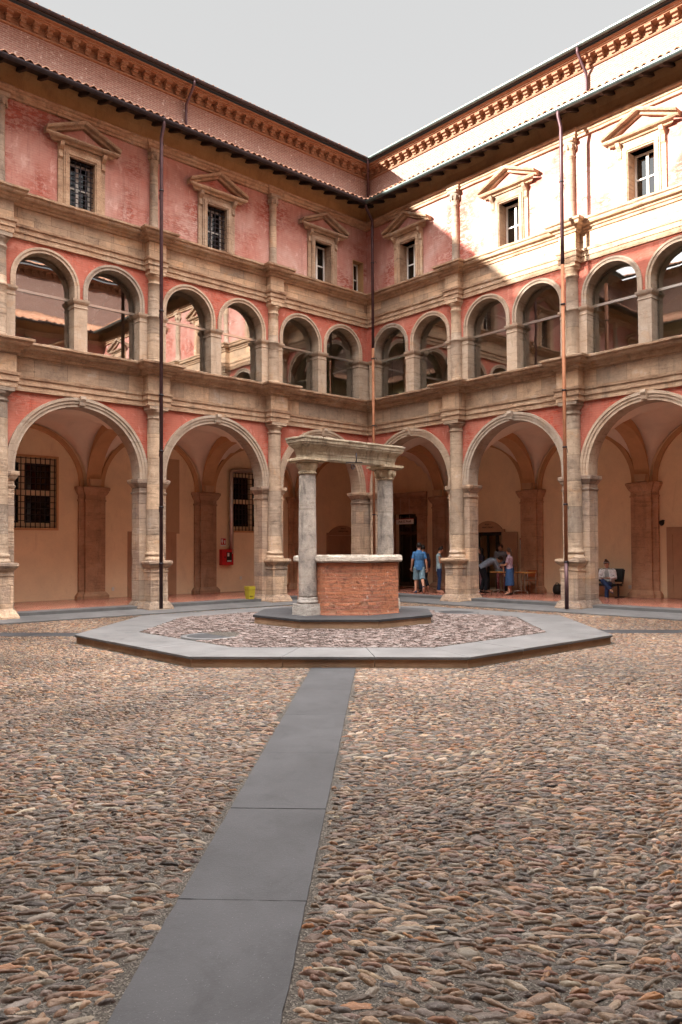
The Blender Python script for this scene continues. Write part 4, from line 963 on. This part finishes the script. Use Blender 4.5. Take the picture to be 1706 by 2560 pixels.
MB().tube([(-8.60, by - .27, 3.86), (-8.62, by - .30, 3.70), (-8.62, by - .28, 3.64)], .014, 6).build('iron_strap', 'iron', hk); MB().tube([(-8.85, by - .22, 3.63), (-8.45, by - .30, 3.66)], .014, 6).build('iron_bar', 'iron', hk)
MB().tube([(-8.70 + .045 * math.cos(a), by - .27, 3.55 + .05 * math.sin(a)) for a in [2 * PI * k / 12 for k in range(13)]], .010, 6).build('ring', 'iron', hk)

# ================================================================ fittings
fc = empty('hose_cabinet', 'red fire hose cabinet on the cream wall under the metal duct', 'fire cabinet', FL.fn(3.51, HP, 1.48))
MB().box(3.25, 3.77, HP, HP + .20, 1.19, 1.79).build('cabinet_box', 'red_metal', fc, FL, bevel=.012)
MB().box(3.33, 3.57, HP + .19, HP + .205, 1.30, 1.68).build('cabinet_pane', 'dark', fc, FL); MB().box(3.36, 3.54, HP + .204, HP + .208, 1.32, 1.37).build('sticker', 'sign_white', fc, FL); MB().box(3.45, 3.53, HP + .204, HP + .208, 1.52, 1.65).build('sticker', 'sign_white', fc, FL); MB().box(3.62, 3.66, HP + .198, HP + .212, 1.46, 1.52).build('lock', 'iron', fc, FL)
fs_ = empty('fire_sign', 'small red and white fire hose sign above the red cabinet', 'sign', FL.fn(3.59, HP, 2.06))
MB().box(3.47, 3.71, HP, HP + .012, 1.90, 2.21).build('sign_plate', 'sign_white', fs_, FL); MB().box(3.48, 3.70, HP + .01, HP + .015, 1.96, 2.20).build('red_field', 'red_metal', fs_, FL)
m = MB(); m.box(3.60, 3.68, HP + .013, HP + .018, 2.06, 2.17); m.box(3.50, 3.56, HP + .013, HP + .018, 2.0, 2.13); m.box(3.62, 3.66, HP + .013, HP + .018, 2.0, 2.06); m.build('symbol', 'sign_white', fs_, FL)
dt = MB(); dt.tube([(3.30, HP + .12, 1.62), (3.30, HP + .12, 4.68), (3.28, HP + .12, 4.74), (3.22, HP + .12, 4.78), (2.30, HP + .12, 4.86), (2.22, HP + .12, 4.88), (2.17, HP + .12, 4.94), (2.16, HP + .12, 5.02), (2.16, HP + .12, 5.85)], .085, 14)
o = dt.build('metal_duct', 'steel', None, FL); tag(o, 'shiny metal duct bending round the barred window above the fire cabinet', 'duct')
for z in (2.4, 3.6): MB().lathe((3.30, HP + .12, z), [(.086, -.015), (.095, -.015), (.095, .015), (.086, .015)], 14).build('duct_band', 'steel', o, FL)
bn = empty('litter_bin', 'yellow plastic litter bin beside the second pier of the left arcade', 'bin', (-5.27, .10, .17))
m = MB(); st = [[(-5.27 + w * sx, .10 + w * sy, z) for sx, sy in ((-1, -.8), (-.8, -1), (.8, -1), (1, -.8), (1, .8), (.8, 1), (-.8, 1), (-1, .8))] for w, z in ((.11, .172), (.145, .58), (.135, .58), (.105, .22))]
m.sweep(st, True).build('bin_body', 'yellow', bn); MB().sweep([[(-5.27 + w * sx, .10 + w * sy, z) for sx, sy in ((-1, -.8), (-.8, -1), (.8, -1), (1, -.8), (1, .8), (.8, 1), (-.8, 1), (-1, .8))] for w, z in ((.141, .47), (.1425, .478))], True).build('bin_band', 'dark_brown', bn)
text_mesh('lettering', 'vetro', .06, 'dark', bn, (-5.30, .10 - .122, .27), (1, 0, 0), (0, 0, 1))
for s_, z_ in ((2.75, .62), (8.0, .40)):
    o = MB().box(s_, s_ + .08, HP, HP + .02, z_, z_ + .12).build('wall_socket', 'sign_white', None, FL); tag(o, 'small pale socket low on the cream wall ' + ('near the yellow bin' if s_ < 3 else 'behind the second arch from the left'), 'socket')
o = MB().box(7.98, 8.08, HP, HP + .02, .42, .54).build('wall_socket', 'sign_white', None, FR); tag(o, 'small pale socket low on the wall right of the black bench', 'socket')
# hanging sign before the portal
hs_ = empty('hanging_sign', 'white sign with a red top edge hanging on two wires before the dark portal', 'sign', FR.fn(-1.75, HP + .35, 2.9))
MB().box(-2.25, -1.27, HP + .34, HP + .36, 2.80, 3.01).build('sign_board', 'sign_white', hs_, FR); MB().box(-2.25, -1.27, HP + .338, HP + .362, 3.012, 3.03).build('red_edge', 'poster_red', hs_, FR)
for s_ in (-2.0, -1.5): MB().tube([(s_, HP + .35, 3.03), (s_, HP + .35, 3.9)], .004, 5).build('wire', 'steel', hs_, FR)
text_mesh('lettering', 'Aula G. Prodi', .13, 'dark', hs_, FR.fn(-1.76, HP + .362, 2.91), (0, -1, 0), (0, 0, 1))
ps = empty('wall_poster', 'white notice poster with a red top band beside the open brown door', 'poster', FR.fn(3.88, HP, 1.95))
MB().box(3.74, 4.0, HP, HP + .015, 1.73, 2.14).build('poster_sheet', 'sign_white', ps, FR); MB().box(3.74, 4.0, HP + .014, HP + .018, 2.09, 2.14).build('red_band', 'poster_red', ps, FR)
m = MB(); m.box(3.77, 3.97, HP + .014, HP + .017, 2.03, 2.06); m.box(3.77, 3.94, HP + .014, HP + .017, 1.98, 1.995)
for k in range(5): m.box(3.77 + k * .045, 3.79 + k * .045, HP + .014, HP + .017, 1.76, 1.92)
m.build('printed_columns', 'navy_print', ps, FR)
cm = empty('security_camera', 'small dark dome camera on the wall right of the bench pilaster', 'camera', FR.fn(9.2, HP, 2.6))
MB().tube([(9.2, HP, 2.63), (9.2, HP + .12, 2.63)], .03).build('camera_arm', 'iron', cm, FR); MB().lathe((9.2, HP + .16, 2.56), [(.02, -.09), (.07, -.05), (.085, .0), (.07, .05), (.03, .08)], 12).build('camera_dome', 'dark', cm, FR)
# ---- table, chair, bench, bag
tb = empty('table', 'wooden topped table with steel legs standing among the students', 'table', (3.1, -4.15, .17))
MB().box(2.85, 3.40, -4.95, -3.35, .895, .94).build('table_top', 'wood_top', tb, bevel=.008)
for yy in (-4.60, -3.70):
    for dx in (-.05, .05): MB().tube([(3.12, yy + dx * 1.6, .25), (3.12, yy + dx * 1.6, .90)], .016).build('leg', 'steel', tb)
    MB().tube([(3.12 - .14, yy - .30, .18), (3.12 - .14, yy - .27, .25), (3.12, yy - .2, .265), (3.12, yy + .2, .265), (3.12 - .14, yy + .27, .25), (3.12 - .14, yy + .30, .18)], .018).build('foot', 'steel', tb)
ch = empty('chair', 'orange wooden chair tucked behind the table', 'chair', (3.65, -4.42, .17))
MB().box(3.52, 3.90, -4.62, -4.22, .60, .62).build('seat', 'wood_orange', ch, bevel=.008); m = MB(); m.sweep([[(3.93 + .03 * math.sin(PI * k / 6), -4.64 + .44 * k / 6, z) for z in (.74, .98)] + [(3.95 + .03 * math.sin(PI * k / 6), -4.64 + .44 * k / 6, z) for z in (.98, .74)] for k in range(7)], True); m.build('backrest', 'wood_orange', ch)
for yy in (-4.60, -4.24): MB().tube([(3.54, yy, .18), (3.54, yy, .60), (3.54, yy, .60)], .011).build('leg', 'steel', ch); MB().tube([(3.92, yy, .18), (3.90, yy, .60), (3.95, yy, .98)], .011).build('leg', 'steel', ch)
cup = MB().box(3.0, 3.2, -3.75, -3.50, .942, 1.02).build('paper_box', 'tank'); tag(cup, 'small pale blue box lying on the left end of the table', 'box')
bc = empty('bench', 'black upholstered bench against the wall of the right arcade', 'bench', (3.4, -7.3, .17))
for a, b in ((-8.05, -7.47), (-7.45, -6.87), (-6.85, -6.27)):
    MB().sweep([[(3.18, y, .54), (3.17, y, .60), (3.2, y, .625), (3.66, y, .60), (3.68, y, .53)] for y in (a, b)], True).build('seat', 'leather', bc, bevel=.012)
    MB().sweep([[(3.64, y, .66), (3.60, y, .70), (3.70, y, 1.08), (3.76, y, 1.10), (3.78, y, 1.06), (3.70, y, .66)] for y in (a, b)], True).build('backrest', 'leather', bc, bevel=.012)
for y in (-8.08, -6.25): MB().box(3.3, 3.36, y - .02, y + .02, .2, .62).build('leg', 'iron', bc); MB().sweep([[(3.08, y - .025, .175), (3.75, y - .025, .175), (3.5, y - .025, .215), (3.2, y - .025, .215)], [(3.08, y + .025, .175), (3.75, y + .025, .175), (3.5, y + .025, .215), (3.2, y + .025, .215)]], True).build('foot', 'iron', bc); MB().tube([(3.34, y, .58), (3.62, y, .62), (3.75, y, 1.06)], .02).build('end_frame', 'iron', bc)
def bag(name, loc, sc, mat, label, cat, rz=0, straps=True, stripe_=False):
    r = empty(name, label, cat, loc); x, y, z = loc; st = []
    for k in range(9):
        f = k / 8; w = .5 + .5 * math.sin(PI * min(max(f * .9 + .08, 0), 1)) ** .6; st.append([jig((x + sc[0] * w * math.cos(t) * (1 if k else .9), y + sc[1] * w * math.sin(t), z + sc[2] * f), .008) for t in [2 * PI * i / 14 for i in range(14)]])
    MB().sweep(st, True, True).build('bag_body', mat, r)
    if straps: MB().tube([(x, y - sc[1] * .4, z + sc[2] * .97), (x - .03, y - sc[1] * .2, z + sc[2] * 1.15), (x - .03, y + sc[1] * .2, z + sc[2] * 1.15), (x, y + sc[1] * .4, z + sc[2] * .97)], .014).build('strap', 'dark', r)
    if stripe_: MB().sweep([[(x - sc[0] * 1.0, y + dy, z + sc[2] * f) for dy in (-.012, .012)] + [(x - sc[0] * 1.06, y + dy, z + sc[2] * f) for dy in (.012, -.012)] for f in (.35, .7)], True).build('reflective_strip', 'sign_white', r)
    return r
bag('backpack', (3.70, -5.62, .17), (.15, .17, .34), 'dark', 'black backpack left on the floor beside the third column of the right arcade', 'backpack')
bag('backpack', (2.62, -4.42, .78), (.12, .16, .44), 'backpack', 'navy backpack with a pale strip hanging beside the girl in the blue skirt', 'backpack', stripe_=True)
bag('shoulder_bag', (2.62, -2.98, 1.02), (.17, .24, .34), 'dark', 'black shoulder bag on the back of the man bending over the table', 'bag')
bag('bag', (3.30, -7.05, .58), (.12, .15, .34), 'dark', 'dark bag on the bench beside the seated woman', 'bag')

# ================================================================ people
def remeshed(mb, name, mat, parent, voxel, sm=4):
    me = bpy.data.meshes.new(name); me.from_pydata([tuple(v) for v in mb.v], [], mb.f); o = bpy.data.objects.new(name + '_src', me); COL.objects.link(o)
    r = o.modifiers.new('r', 'REMESH'); r.mode = 'VOXEL'; r.voxel_size = voxel; s_ = o.modifiers.new('s', 'SMOOTH'); s_.iterations = sm; s_.factor = .5
    bpy.context.view_layer.update(); m2 = bpy.data.meshes.new_from_object(o.evaluated_get(bpy.context.evaluated_depsgraph_get())); bpy.data.objects.remove(o)
    m2.polygons.foreach_set('use_smooth', [True] * len(m2.polygons)); m2.materials.clear(); m2.materials.append(M[mat]); q = bpy.data.objects.new(name, m2); COL.objects.link(q); q.parent = parent; return q
def V3(*a): return Vector(a)
def ell(mb, rows, seg=16):   # rows: (centre, right, fwd, rx, ry)
    st = [[tuple(c + R_ * rx * math.cos(2 * PI * k / seg) + F_ * ry * math.sin(2 * PI * k / seg)) for k in range(seg)] for c, R_, F_, rx, ry in rows]; mb.sweep(st, True)
def ball(mb, c, rx, ry, rz, seg=14, rings=9, R_=Vector((1, 0, 0)), F_=Vector((0, 1, 0)), U_=Vector((0, 0, 1))):
    st = []
    for i in range(rings):
        a = PI * (i + .15) / (rings - .7); st.append([tuple(c - U_ * rz * math.cos(a) + R_ * rx * math.sin(a) * math.cos(2 * PI * k / seg) + F_ * ry * math.sin(a) * math.sin(2 * PI * k / seg)) for k in range(seg)])
    mb.sweep(st, True)
STAND = dict(pel=(0, 0, .94), wst=(0, .01, 1.10), chs=(0, .0, 1.28), sho=(0, -.01, 1.42), nck=(0, .01, 1.49), hd=(0, .035, 1.60),
             sL=(-.165, -.01, 1.365), eL=(-.215, -.03, 1.10), wL=(-.225, .05, .87), sR=(.165, -.01, 1.365), eR=(.23, -.03, 1.12), wR=(.24, .05, .88),
             hL=(-.09, 0, .90), kL=(-.10, .02, .50), aL=(-.105, -.02, .08), tL=(-.12, .15, .03), hR=(.09, 0, .90), kR=(.10, .02, .50), aR=(.105, -.02, .08), tR=(.12, .15, .03), face=0.0, tilt=0.0)
def person(label, loc, rz, H, pose, top, bottom, shoes='dark', hair='short', haircol='hair', sleeves='short', slim=1.0, group=None, vox=.009, extra=None):
    r = empty('person', label, 'person', loc, group, rz); k = H / 1.72; J = dict(STAND); J.update(pose); P = {n_: Vector(v) * k for n_, v in J.items() if not isinstance(v, (int, float))}
    up = (P['sho'] - P['pel']).normalized(); R_ = (P['sR'] - P['sL']).normalized(); F_ = up.cross(R_).normalized()
    w = slim * k
    def torso(mb, g):
        pr = (P['hR'] - P['hL']).normalized(); pf = Vector((0, 0, 1)).cross(pr).normalized()
        if abs(up.z) < .6: pf = up.cross(pr).normalized()
        ell(mb, [(P['pel'] - up * .10 * k, pr, pf, .135 * w + g, .105 * w + g), (P['pel'], pr, pf, .160 * w + g, .115 * w + g), (P['wst'], R_, F_, .135 * w + g, .10 * w + g), (P['chs'], R_, F_, .160 * w + g, .115 * w + g), (P['sho'] - up * .04 * k, R_, F_, .165 * w + g, .095 * w + g), (P['sho'] + up * .02 * k, R_, F_, .105 * w + g * .5, .065 * w + g * .5), (P['nck'], R_, F_, .055 * k + g * .3, .055 * k + g * .3)])
        for S in ('sL', 'sR'): ball(mb, P[S], .052 * w + g, .052 * w + g, .052 * w + g)
    b = MB(); torso(b, 0)
    b.tube([P['nck'] - up * .05 * k, P['nck'], P['hd'] - V3(0, 0, .05 * k)], .05, 12, rs=[.06 * k, .052 * k, .05 * k])
    # head
    hu = (P['hd'] - P['nck']).normalized(); fa = J['face']; ti = J['tilt']; fz = Vector((math.sin(fa), math.cos(fa), 0)); hu = Vector((fz.x * math.sin(ti), fz.y * math.sin(ti), math.cos(ti))); hf = (fz - hu * fz.dot(hu)).normalized(); hr = hf.cross(hu)
    hc = P['hd'] + hu * .02 * k; ball(b, hc, .078 * k, .097 * k, .115 * k, R_=hr, F_=hf, U_=hu); ball(b, hc + hf * .03 * k - hu * .055 * k, .052 * k, .055 * k, .060 * k, R_=hr, F_=hf, U_=hu)
    b.tube([hc + hf * .080 * k + hu * .012 * k, hc + hf * .107 * k - hu * .022 * k, hc + hf * .085 * k - hu * .03 * k], .012, 8, rs=[.008 * k, .014 * k, .010 * k])
    for sg in (-1, 1): ball(b, hc + hr * sg * .075 * k - hu * .005 * k, .010 * k, .018 * k, .028 * k, R_=hr, F_=hf, U_=hu)
    ball(b, hc + hf * .085 * k - hu * .058 * k, .022 * k, .010 * k, .008 * k, R_=hr, F_=hf, U_=hu)
    # limbs
    for s_, sg in (('L', -1), ('R', 1)):
        S, E_, W_ = P['s' + s_], P['e' + s_], P['w' + s_]; b.tube([S, S.lerp(E_, .5), E_, E_.lerp(W_, .3), W_], .04, 12, rs=[.052 * w, .046 * w, .038 * w, .040 * w, .026 * k])
        d_ = (W_ - E_).normalized(); side = (R_ * -sg - d_ * (R_ * -sg).dot(d_)).normalized(); nrm_ = d_.cross(side).normalized() * sg
        pc = W_ + d_ * .045 * k; ball(b, pc, .040 * k, .016 * k, .052 * k, R_=nrm_.cross(d_), F_=nrm_, U_=d_)
        xw = nrm_.cross(d_).normalized()
        for q in range(4):
            off = (q - 1.5) * .0195 * k; ln = (.068, .078, .072, .056)[q] * k; b0 = W_ + d_ * .085 * k + xw * off; cu = side * .018 * k
            b.tube([b0, b0 + d_ * ln * .45 + cu * .4, b0 + d_ * ln * .8 + cu * 1.3, b0 + d_ * ln * .95 + cu * 2.1], .008, 6, rs=[.0098 * k, .0092 * k, .0085 * k, .007 * k])
        t0 = W_ + d_ * .03 * k + xw * .030 * k; b.tube([t0, t0 + d_ * .03 * k + xw * .028 * k + side * .01 * k, t0 + d_ * .06 * k + xw * .034 * k + side * .02 * k], .01, 6, rs=[.013 * k, .011 * k, .009 * k])
        Hh, K, A = P['h' + s_], P['k' + s_], P['a' + s_]; T_ = P['t' + s_]
        b.tube([Hh, Hh.lerp(K, .5), K, K.lerp(A, .3), K.lerp(A, .7), A], .06, 12, rs=[.088 * w, .072 * w, .052 * k, .056 * w, .040 * k, .034 * k]); b.tube([A, A.lerp(T_, .6), T_], .03, 10, rs=[.036 * k, .036 * k, .026 * k])
    body = remeshed(b, 'body', 'skin', r, vox, 3)
    for sg in (-1, 1):
        e = MB(); ball(e, hc + hf * .083 * k + hr * sg * .028 * k + hu * .016 * k, .011 * k, .008 * k, .007 * k, R_=hr, F_=hf, U_=hu); e.build('eye', 'dark', None).parent = r
    # shirt
    c = MB(); torso(c, .016 * k)
    if bottom[0] != 'skirt' or True: pass
    for s_ in ('L', 'R'):
        S, E_, W_ = P['s' + s_], P['e' + s_], P['w' + s_]
        if sleeves == 'short': c.tube([S, S.lerp(E_, .35), S.lerp(E_, .72)], .06, 12, rs=[.058 * w, .060 * w, .062 * w])
        elif sleeves == 'long': c.tube([S, S.lerp(E_, .5), E_, E_.lerp(W_, .5), E_.lerp(W_, .93)], .06, 12, rs=[.058 * w, .058 * w, .053 * w, .050 * w, .042 * w])
    if bottom[2:3] != ('tuck',) and abs(up.z) > .6: ell(c, [(P['pel'] - up * .14 * k, R_, F_, .168 * w, .128 * w), (P['pel'], R_, F_, .172 * w, .13 * w), (P['wst'], R_, F_, .158 * w, .122 * w)])
    remeshed(c, 'shirt', top, r, vox, 3)
    # trousers, shorts or skirt
    kind, bm_ = bottom[0], bottom[1]; t = MB()
    pr = (P['hR'] - P['hL']).normalized(); pf = Vector((0, 0, 1)).cross(pr).normalized(); zq = Vector((0, 0, 1))
    if kind == 'skirt':
        kc = (P['kL'] + P['kR']) / 2; bot = Vector((kc.x, kc.y - .01, .34 * k)); ell(t, [(P['wst'] - zq * .04 * k, pr, pf, .145 * w, .115 * w), (P['pel'], pr, pf, .178 * w, .14 * w), (P['pel'].lerp(bot, .5), pr, pf, .19 * w, .16 * w), (bot, pr, pf, .205 * w, .175 * w)], 20)
    else:
        ell(t, [(P['pel'] - zq * .09 * k, pr, pf, .14 * w, .12 * w), (P['pel'], pr, pf, .172 * w, .128 * w), (P['pel'].lerp(P['wst'], .5), pr, pf, .156 * w, .118 * w)])
        for s_ in ('L', 'R'):
            Hh, K, A = P['h' + s_], P['k' + s_], P['a' + s_]
            if kind == 'shorts': t.tube([Hh, Hh.lerp(K, .5), Hh.lerp(K, .95), K.lerp(A, .08)], .08, 14, rs=[.105 * w, .10 * w, .098 * w, .098 * w])
            else: t.tube([Hh, Hh.lerp(K, .5), K, K.lerp(A, .5), K.lerp(A, .97)], .08, 14, rs=[.102 * w, .086 * w, .070 * w, .064 * w, .066 * w])
    remeshed(t, kind, bm_, r, vox, 3)
    for s_ in ('L', 'R'):
        A, T_ = P['a' + s_], P['t' + s_]; f = (T_ - A); f = f.normalized(); u_ = Vector((0, 0, 1)) if abs(f.z) < .8 else Vector((0, -1, 0)); sd_ = f.cross(u_).normalized(); u_ = sd_.cross(f)
        sh_ = MB(); hb = A - f * .045 * k - u_ * .035 * k
        ell(sh_, [(hb - f * .01 * k, sd_, u_, .02 * k, .02 * k), (hb, sd_, u_, .036 * k, .042 * k), (hb + f * .06 * k, sd_, u_, .040 * k, .045 * k), (hb + f * .14 * k, sd_, u_, .046 * k, .034 * k), (hb + f * .20 * k, sd_, u_, .044 * k, .026 * k), (hb + f * .245 * k, sd_, u_, .025 * k, .016 * k)], 12)
        sh_.sm = [True] * len(sh_.f); o = sh_.build('shoe', shoes, None); o.parent = r
    h = MB()
    ball(h, hc - hf * .012 * k + hu * .026 * k, .090 * k, .104 * k, .108 * k, R_=hr, F_=hf, U_=hu)
    if hair == 'bun': ball(h, hc - hf * .02 * k + hu * .135 * k, .045 * k, .045 * k, .04 * k)
    if hair == 'long': ell(h, [(hc + hu * .03 * k - hf * .02 * k, hr, hf, .08 * k, .08 * k), (hc - hu * .06 * k - hf * .04 * k, hr, hf, .092 * k, .07 * k), (hc - hu * .18 * k - hf * .055 * k, hr, hf, .10 * k, .05 * k), (hc - hu * .27 * k - hf * .06 * k, hr, hf, .07 * k, .03 * k)], 12)
    if hair == 'tail': h.tube([hc - hf * .09 * k + hu * .02 * k, hc - hf * .125 * k - hu * .04 * k, hc - hf * .12 * k - hu * .16 * k, hc - hf * .11 * k - hu * .28 * k], .03, 10, rs=[.03 * k, .034 * k, .028 * k, .01 * k])
    # cut the hair open at the face
    hh = remeshed(h, 'hair', haircol, r, .008, 1); bmh = bmesh.new(); bmh.from_mesh(hh.data)
    dl_ = [v for v in bmh.verts if (v.co - hc).dot(hf) > .035 * k and (v.co - hc).dot(hu) < .050 * k and (v.co - hc).dot(hu) > -.14 * k]; bmesh.ops.delete(bmh, geom=dl_, context='VERTS'); bmh.to_mesh(hh.data); bmh.free()
    if extra: extra(r, P, k, J)
    return r
def rzf(x, y): return math.atan2(-x, y)
# man walking away, blue T-shirt, pale shorts
person('man seen from behind in a blue T-shirt and pale denim shorts', (.85, -1.75, .17), rzf(.62, .78), 1.80,
       dict(eL=(-.235, -.02, 1.12), wL=(-.25, .10, .88), eR=(.235, -.05, 1.11), wR=(.26, -.02, .86), kL=(-.10, .10, .50), aL=(-.12, .06, .08), tL=(-.15, .24, .03), kR=(.10, -.03, .50), aR=(.09, -.36, .20), tR=(.10, -.30, .035), face=-.1),
       'shirt_blue', ('shorts', 'shorts'), 'backpack', slim=1.04)
person('person in dark clothes walking just beyond the man in the blue T-shirt', (1.62, -1.25, .17), rzf(.60, .80), 1.72,
       dict(kR=(.10, .05, .50), aR=(.12, -.25, .22), tR=(.14, -.20, .05), kL=(-.1, .12, .5)), 'dark_top', ('trousers', 'trousers'), 'dark', sleeves='long')
def phone(r, P, k, J):
    c = (P['wL'] + P['wR']) / 2 + Vector((0, .10, .07)); m = MB(); m.box(c.x - .036, c.x + .036, c.y - .05, c.y + .06, c.z - .004, c.z + .006); o = m.build('phone_case', 'phone', None); o.parent = r
person('woman with a hair bun in grey tank top and jeans, looking at her phone', (1.76, -1.90, .17), rzf(.70, -.70), 1.66,
       dict(eL=(-.20, .03, 1.13), wL=(-.07, .28, 1.20), eR=(.20, .03, 1.13), wR=(.07, .28, 1.20), sL=(-.165, 0, 1.39), sR=(.165, 0, 1.39), hd=(0, .07, 1.585), nck=(0, .02, 1.49), tilt=.45),
       'tank', ('jeans', 'jeans'), 'skin', hair='bun', sleeves='none', slim=.92, extra=phone)
BEND = dict(pel=(0, -.12, .93), wst=(0, .03, 1.04), chs=(0, .20, 1.13), sho=(0, .33, 1.17), nck=(0, .40, 1.18), hd=(0, .50, 1.17), tilt=.9,
            sL=(-.185, .31, 1.15), eL=(-.20, .40, .88), wL=(-.12, .55, .70), sR=(.185, .31, 1.15), eR=(.20, .42, .88), wR=(.10, .55, .72), hL=(-.09, -.12, .88), hR=(.09, -.12, .88), kL=(-.10, -.05, .49), kR=(.10, .02, .49), aL=(-.10, -.14, .08), tL=(-.12, .03, .03), aR=(.10, -.02, .08), tR=(.12, .15, .03))
person('man in pale blue shirt and black trousers bending over the table', (2.72, -3.28, .17), rzf(.742, -.67), 1.74, BEND, 'shirt_grey', ('trousers', 'trousers'), 'dark', sleeves='long', slim=1.06)
person('woman with long loose black hair standing behind the bending man', (3.12, -2.80, .17), rzf(-.60, .80), 1.62, dict(face=.1), 'dark_top', ('trousers', 'print_pink'), 'white_cloth', hair='long', slim=.95)
person('tall young man in grey T-shirt and red trousers reaching towards the girl', (3.72, -3.25, .17), rzf(-.742, -.40), 1.76,
       dict(wst=(0, .03, 1.12), chs=(.0, .08, 1.29), sho=(0, .12, 1.42), nck=(0, .15, 1.48), hd=(0, .21, 1.58), tilt=.3, sL=(-.18, .11, 1.40), sR=(.18, .11, 1.40), eL=(-.30, .26, 1.20), wL=(-.34, .46, 1.12), eR=(.22, .16, 1.12), wR=(.20, .36, 1.0), face=.7),
       'tee_grey', ('trousers', 'print_red'), 'white_cloth', slim=.98)
person('child in a dark top half hidden behind the girl in the skirt', (3.05, -4.02, .17), rzf(-.3, -.9), 1.38, dict(), 'backpack', ('trousers', 'trousers'), 'dark')
person('girl with a dark ponytail in a pink patterned blouse and long blue skirt', (2.27, -4.65, .17), rzf(-.30, .95), 1.60, dict(face=.35, eL=(-.22, .06, 1.12), wL=(-.16, .26, 1.08), eR=(.22, .06, 1.13), wR=(.12, .28, 1.12), kL=(-.08, .02, .5), kR=(.08, .02, .5)), 'print_pink', ('skirt', 'skirt'), 'dark', hair='tail', haircol='hair_brown', slim=.98)
def papers(r, P, k, J):
    m = MB(); m.sweep([[(-.16, .20, .70), (.14, .20, .69), (.14, .42, .735), (-.16, .42, .745)], [(-.16, .20, .705), (.14, .20, .695), (.14, .42, .74), (-.16, .42, .75)]], True); o = m.build('paper_sheets', 'sign_white', None); o.parent = r
    for sg, (S, E_, W_) in ((-1, ('sL', 'eL', 'wL')), (1, ('sR', 'eR', 'wR'))):
        c = MB(); c.tube([P[S], P[S].lerp(P[E_], .5), P[E_], P[E_].lerp(P[W_], .8)], .07, 12, rs=[.085, .078, .07, .058]); ell(c, [(P['sho'] + V3(sg * .09, 0, .0), V3(1, 0, 0), V3(0, 1, 0), .07, .12), (P['wst'] + V3(sg * .12, -.0, 0), V3(1, 0, 0), V3(0, 1, 0), .07, .14), (P['pel'] + V3(sg * .15, -.0, -.06), V3(1, 0, 0), V3(0, 1, 0), .06, .16)], 12)
        remeshed(c, 'cardigan_front', 'white_cloth', r, .009, 3)
    b = MB(); st = []
    hc = P['hd'] + V3(0, .0, .045); b.tube([hc + V3(.088 * math.cos(a), .10 * math.sin(a), .02 * math.sin(a)) for a in [PI * k_ / 12 - .1 for k_ in range(14)]], .014, 6); b.build('headband', 'stripe', None).parent = r
SIT = dict(pel=(0, 0, .53), wst=(0, -.01, .69), chs=(0, .02, .86), sho=(0, .05, .99), nck=(0, .08, 1.06), hd=(0, .135, 1.16), tilt=.5, sL=(-.18, .05, .97), sR=(.18, .05, .97), eL=(-.26, .08, .73), wL=(-.12, .30, .72), eR=(.26, .08, .73), wR=(.10, .28, .72),
           hL=(-.10, .04, .50), kL=(-.12, .46, .53), aL=(-.10, .44, .09), tL=(-.12, .60, .035), hR=(.10, .04, .52), kR=(.02, .46, .64), aR=(-.26, .52, .36), tR=(-.36, .64, .30))
person('woman in white cardigan sitting on the black bench reading papers', (3.36, -7.72, .09), rzf(-.93, -.15), 1.70, SIT, 'stripe', ('trousers', 'jeans'), 'backpack', hair='bun', haircol='hair_brown', extra=papers)
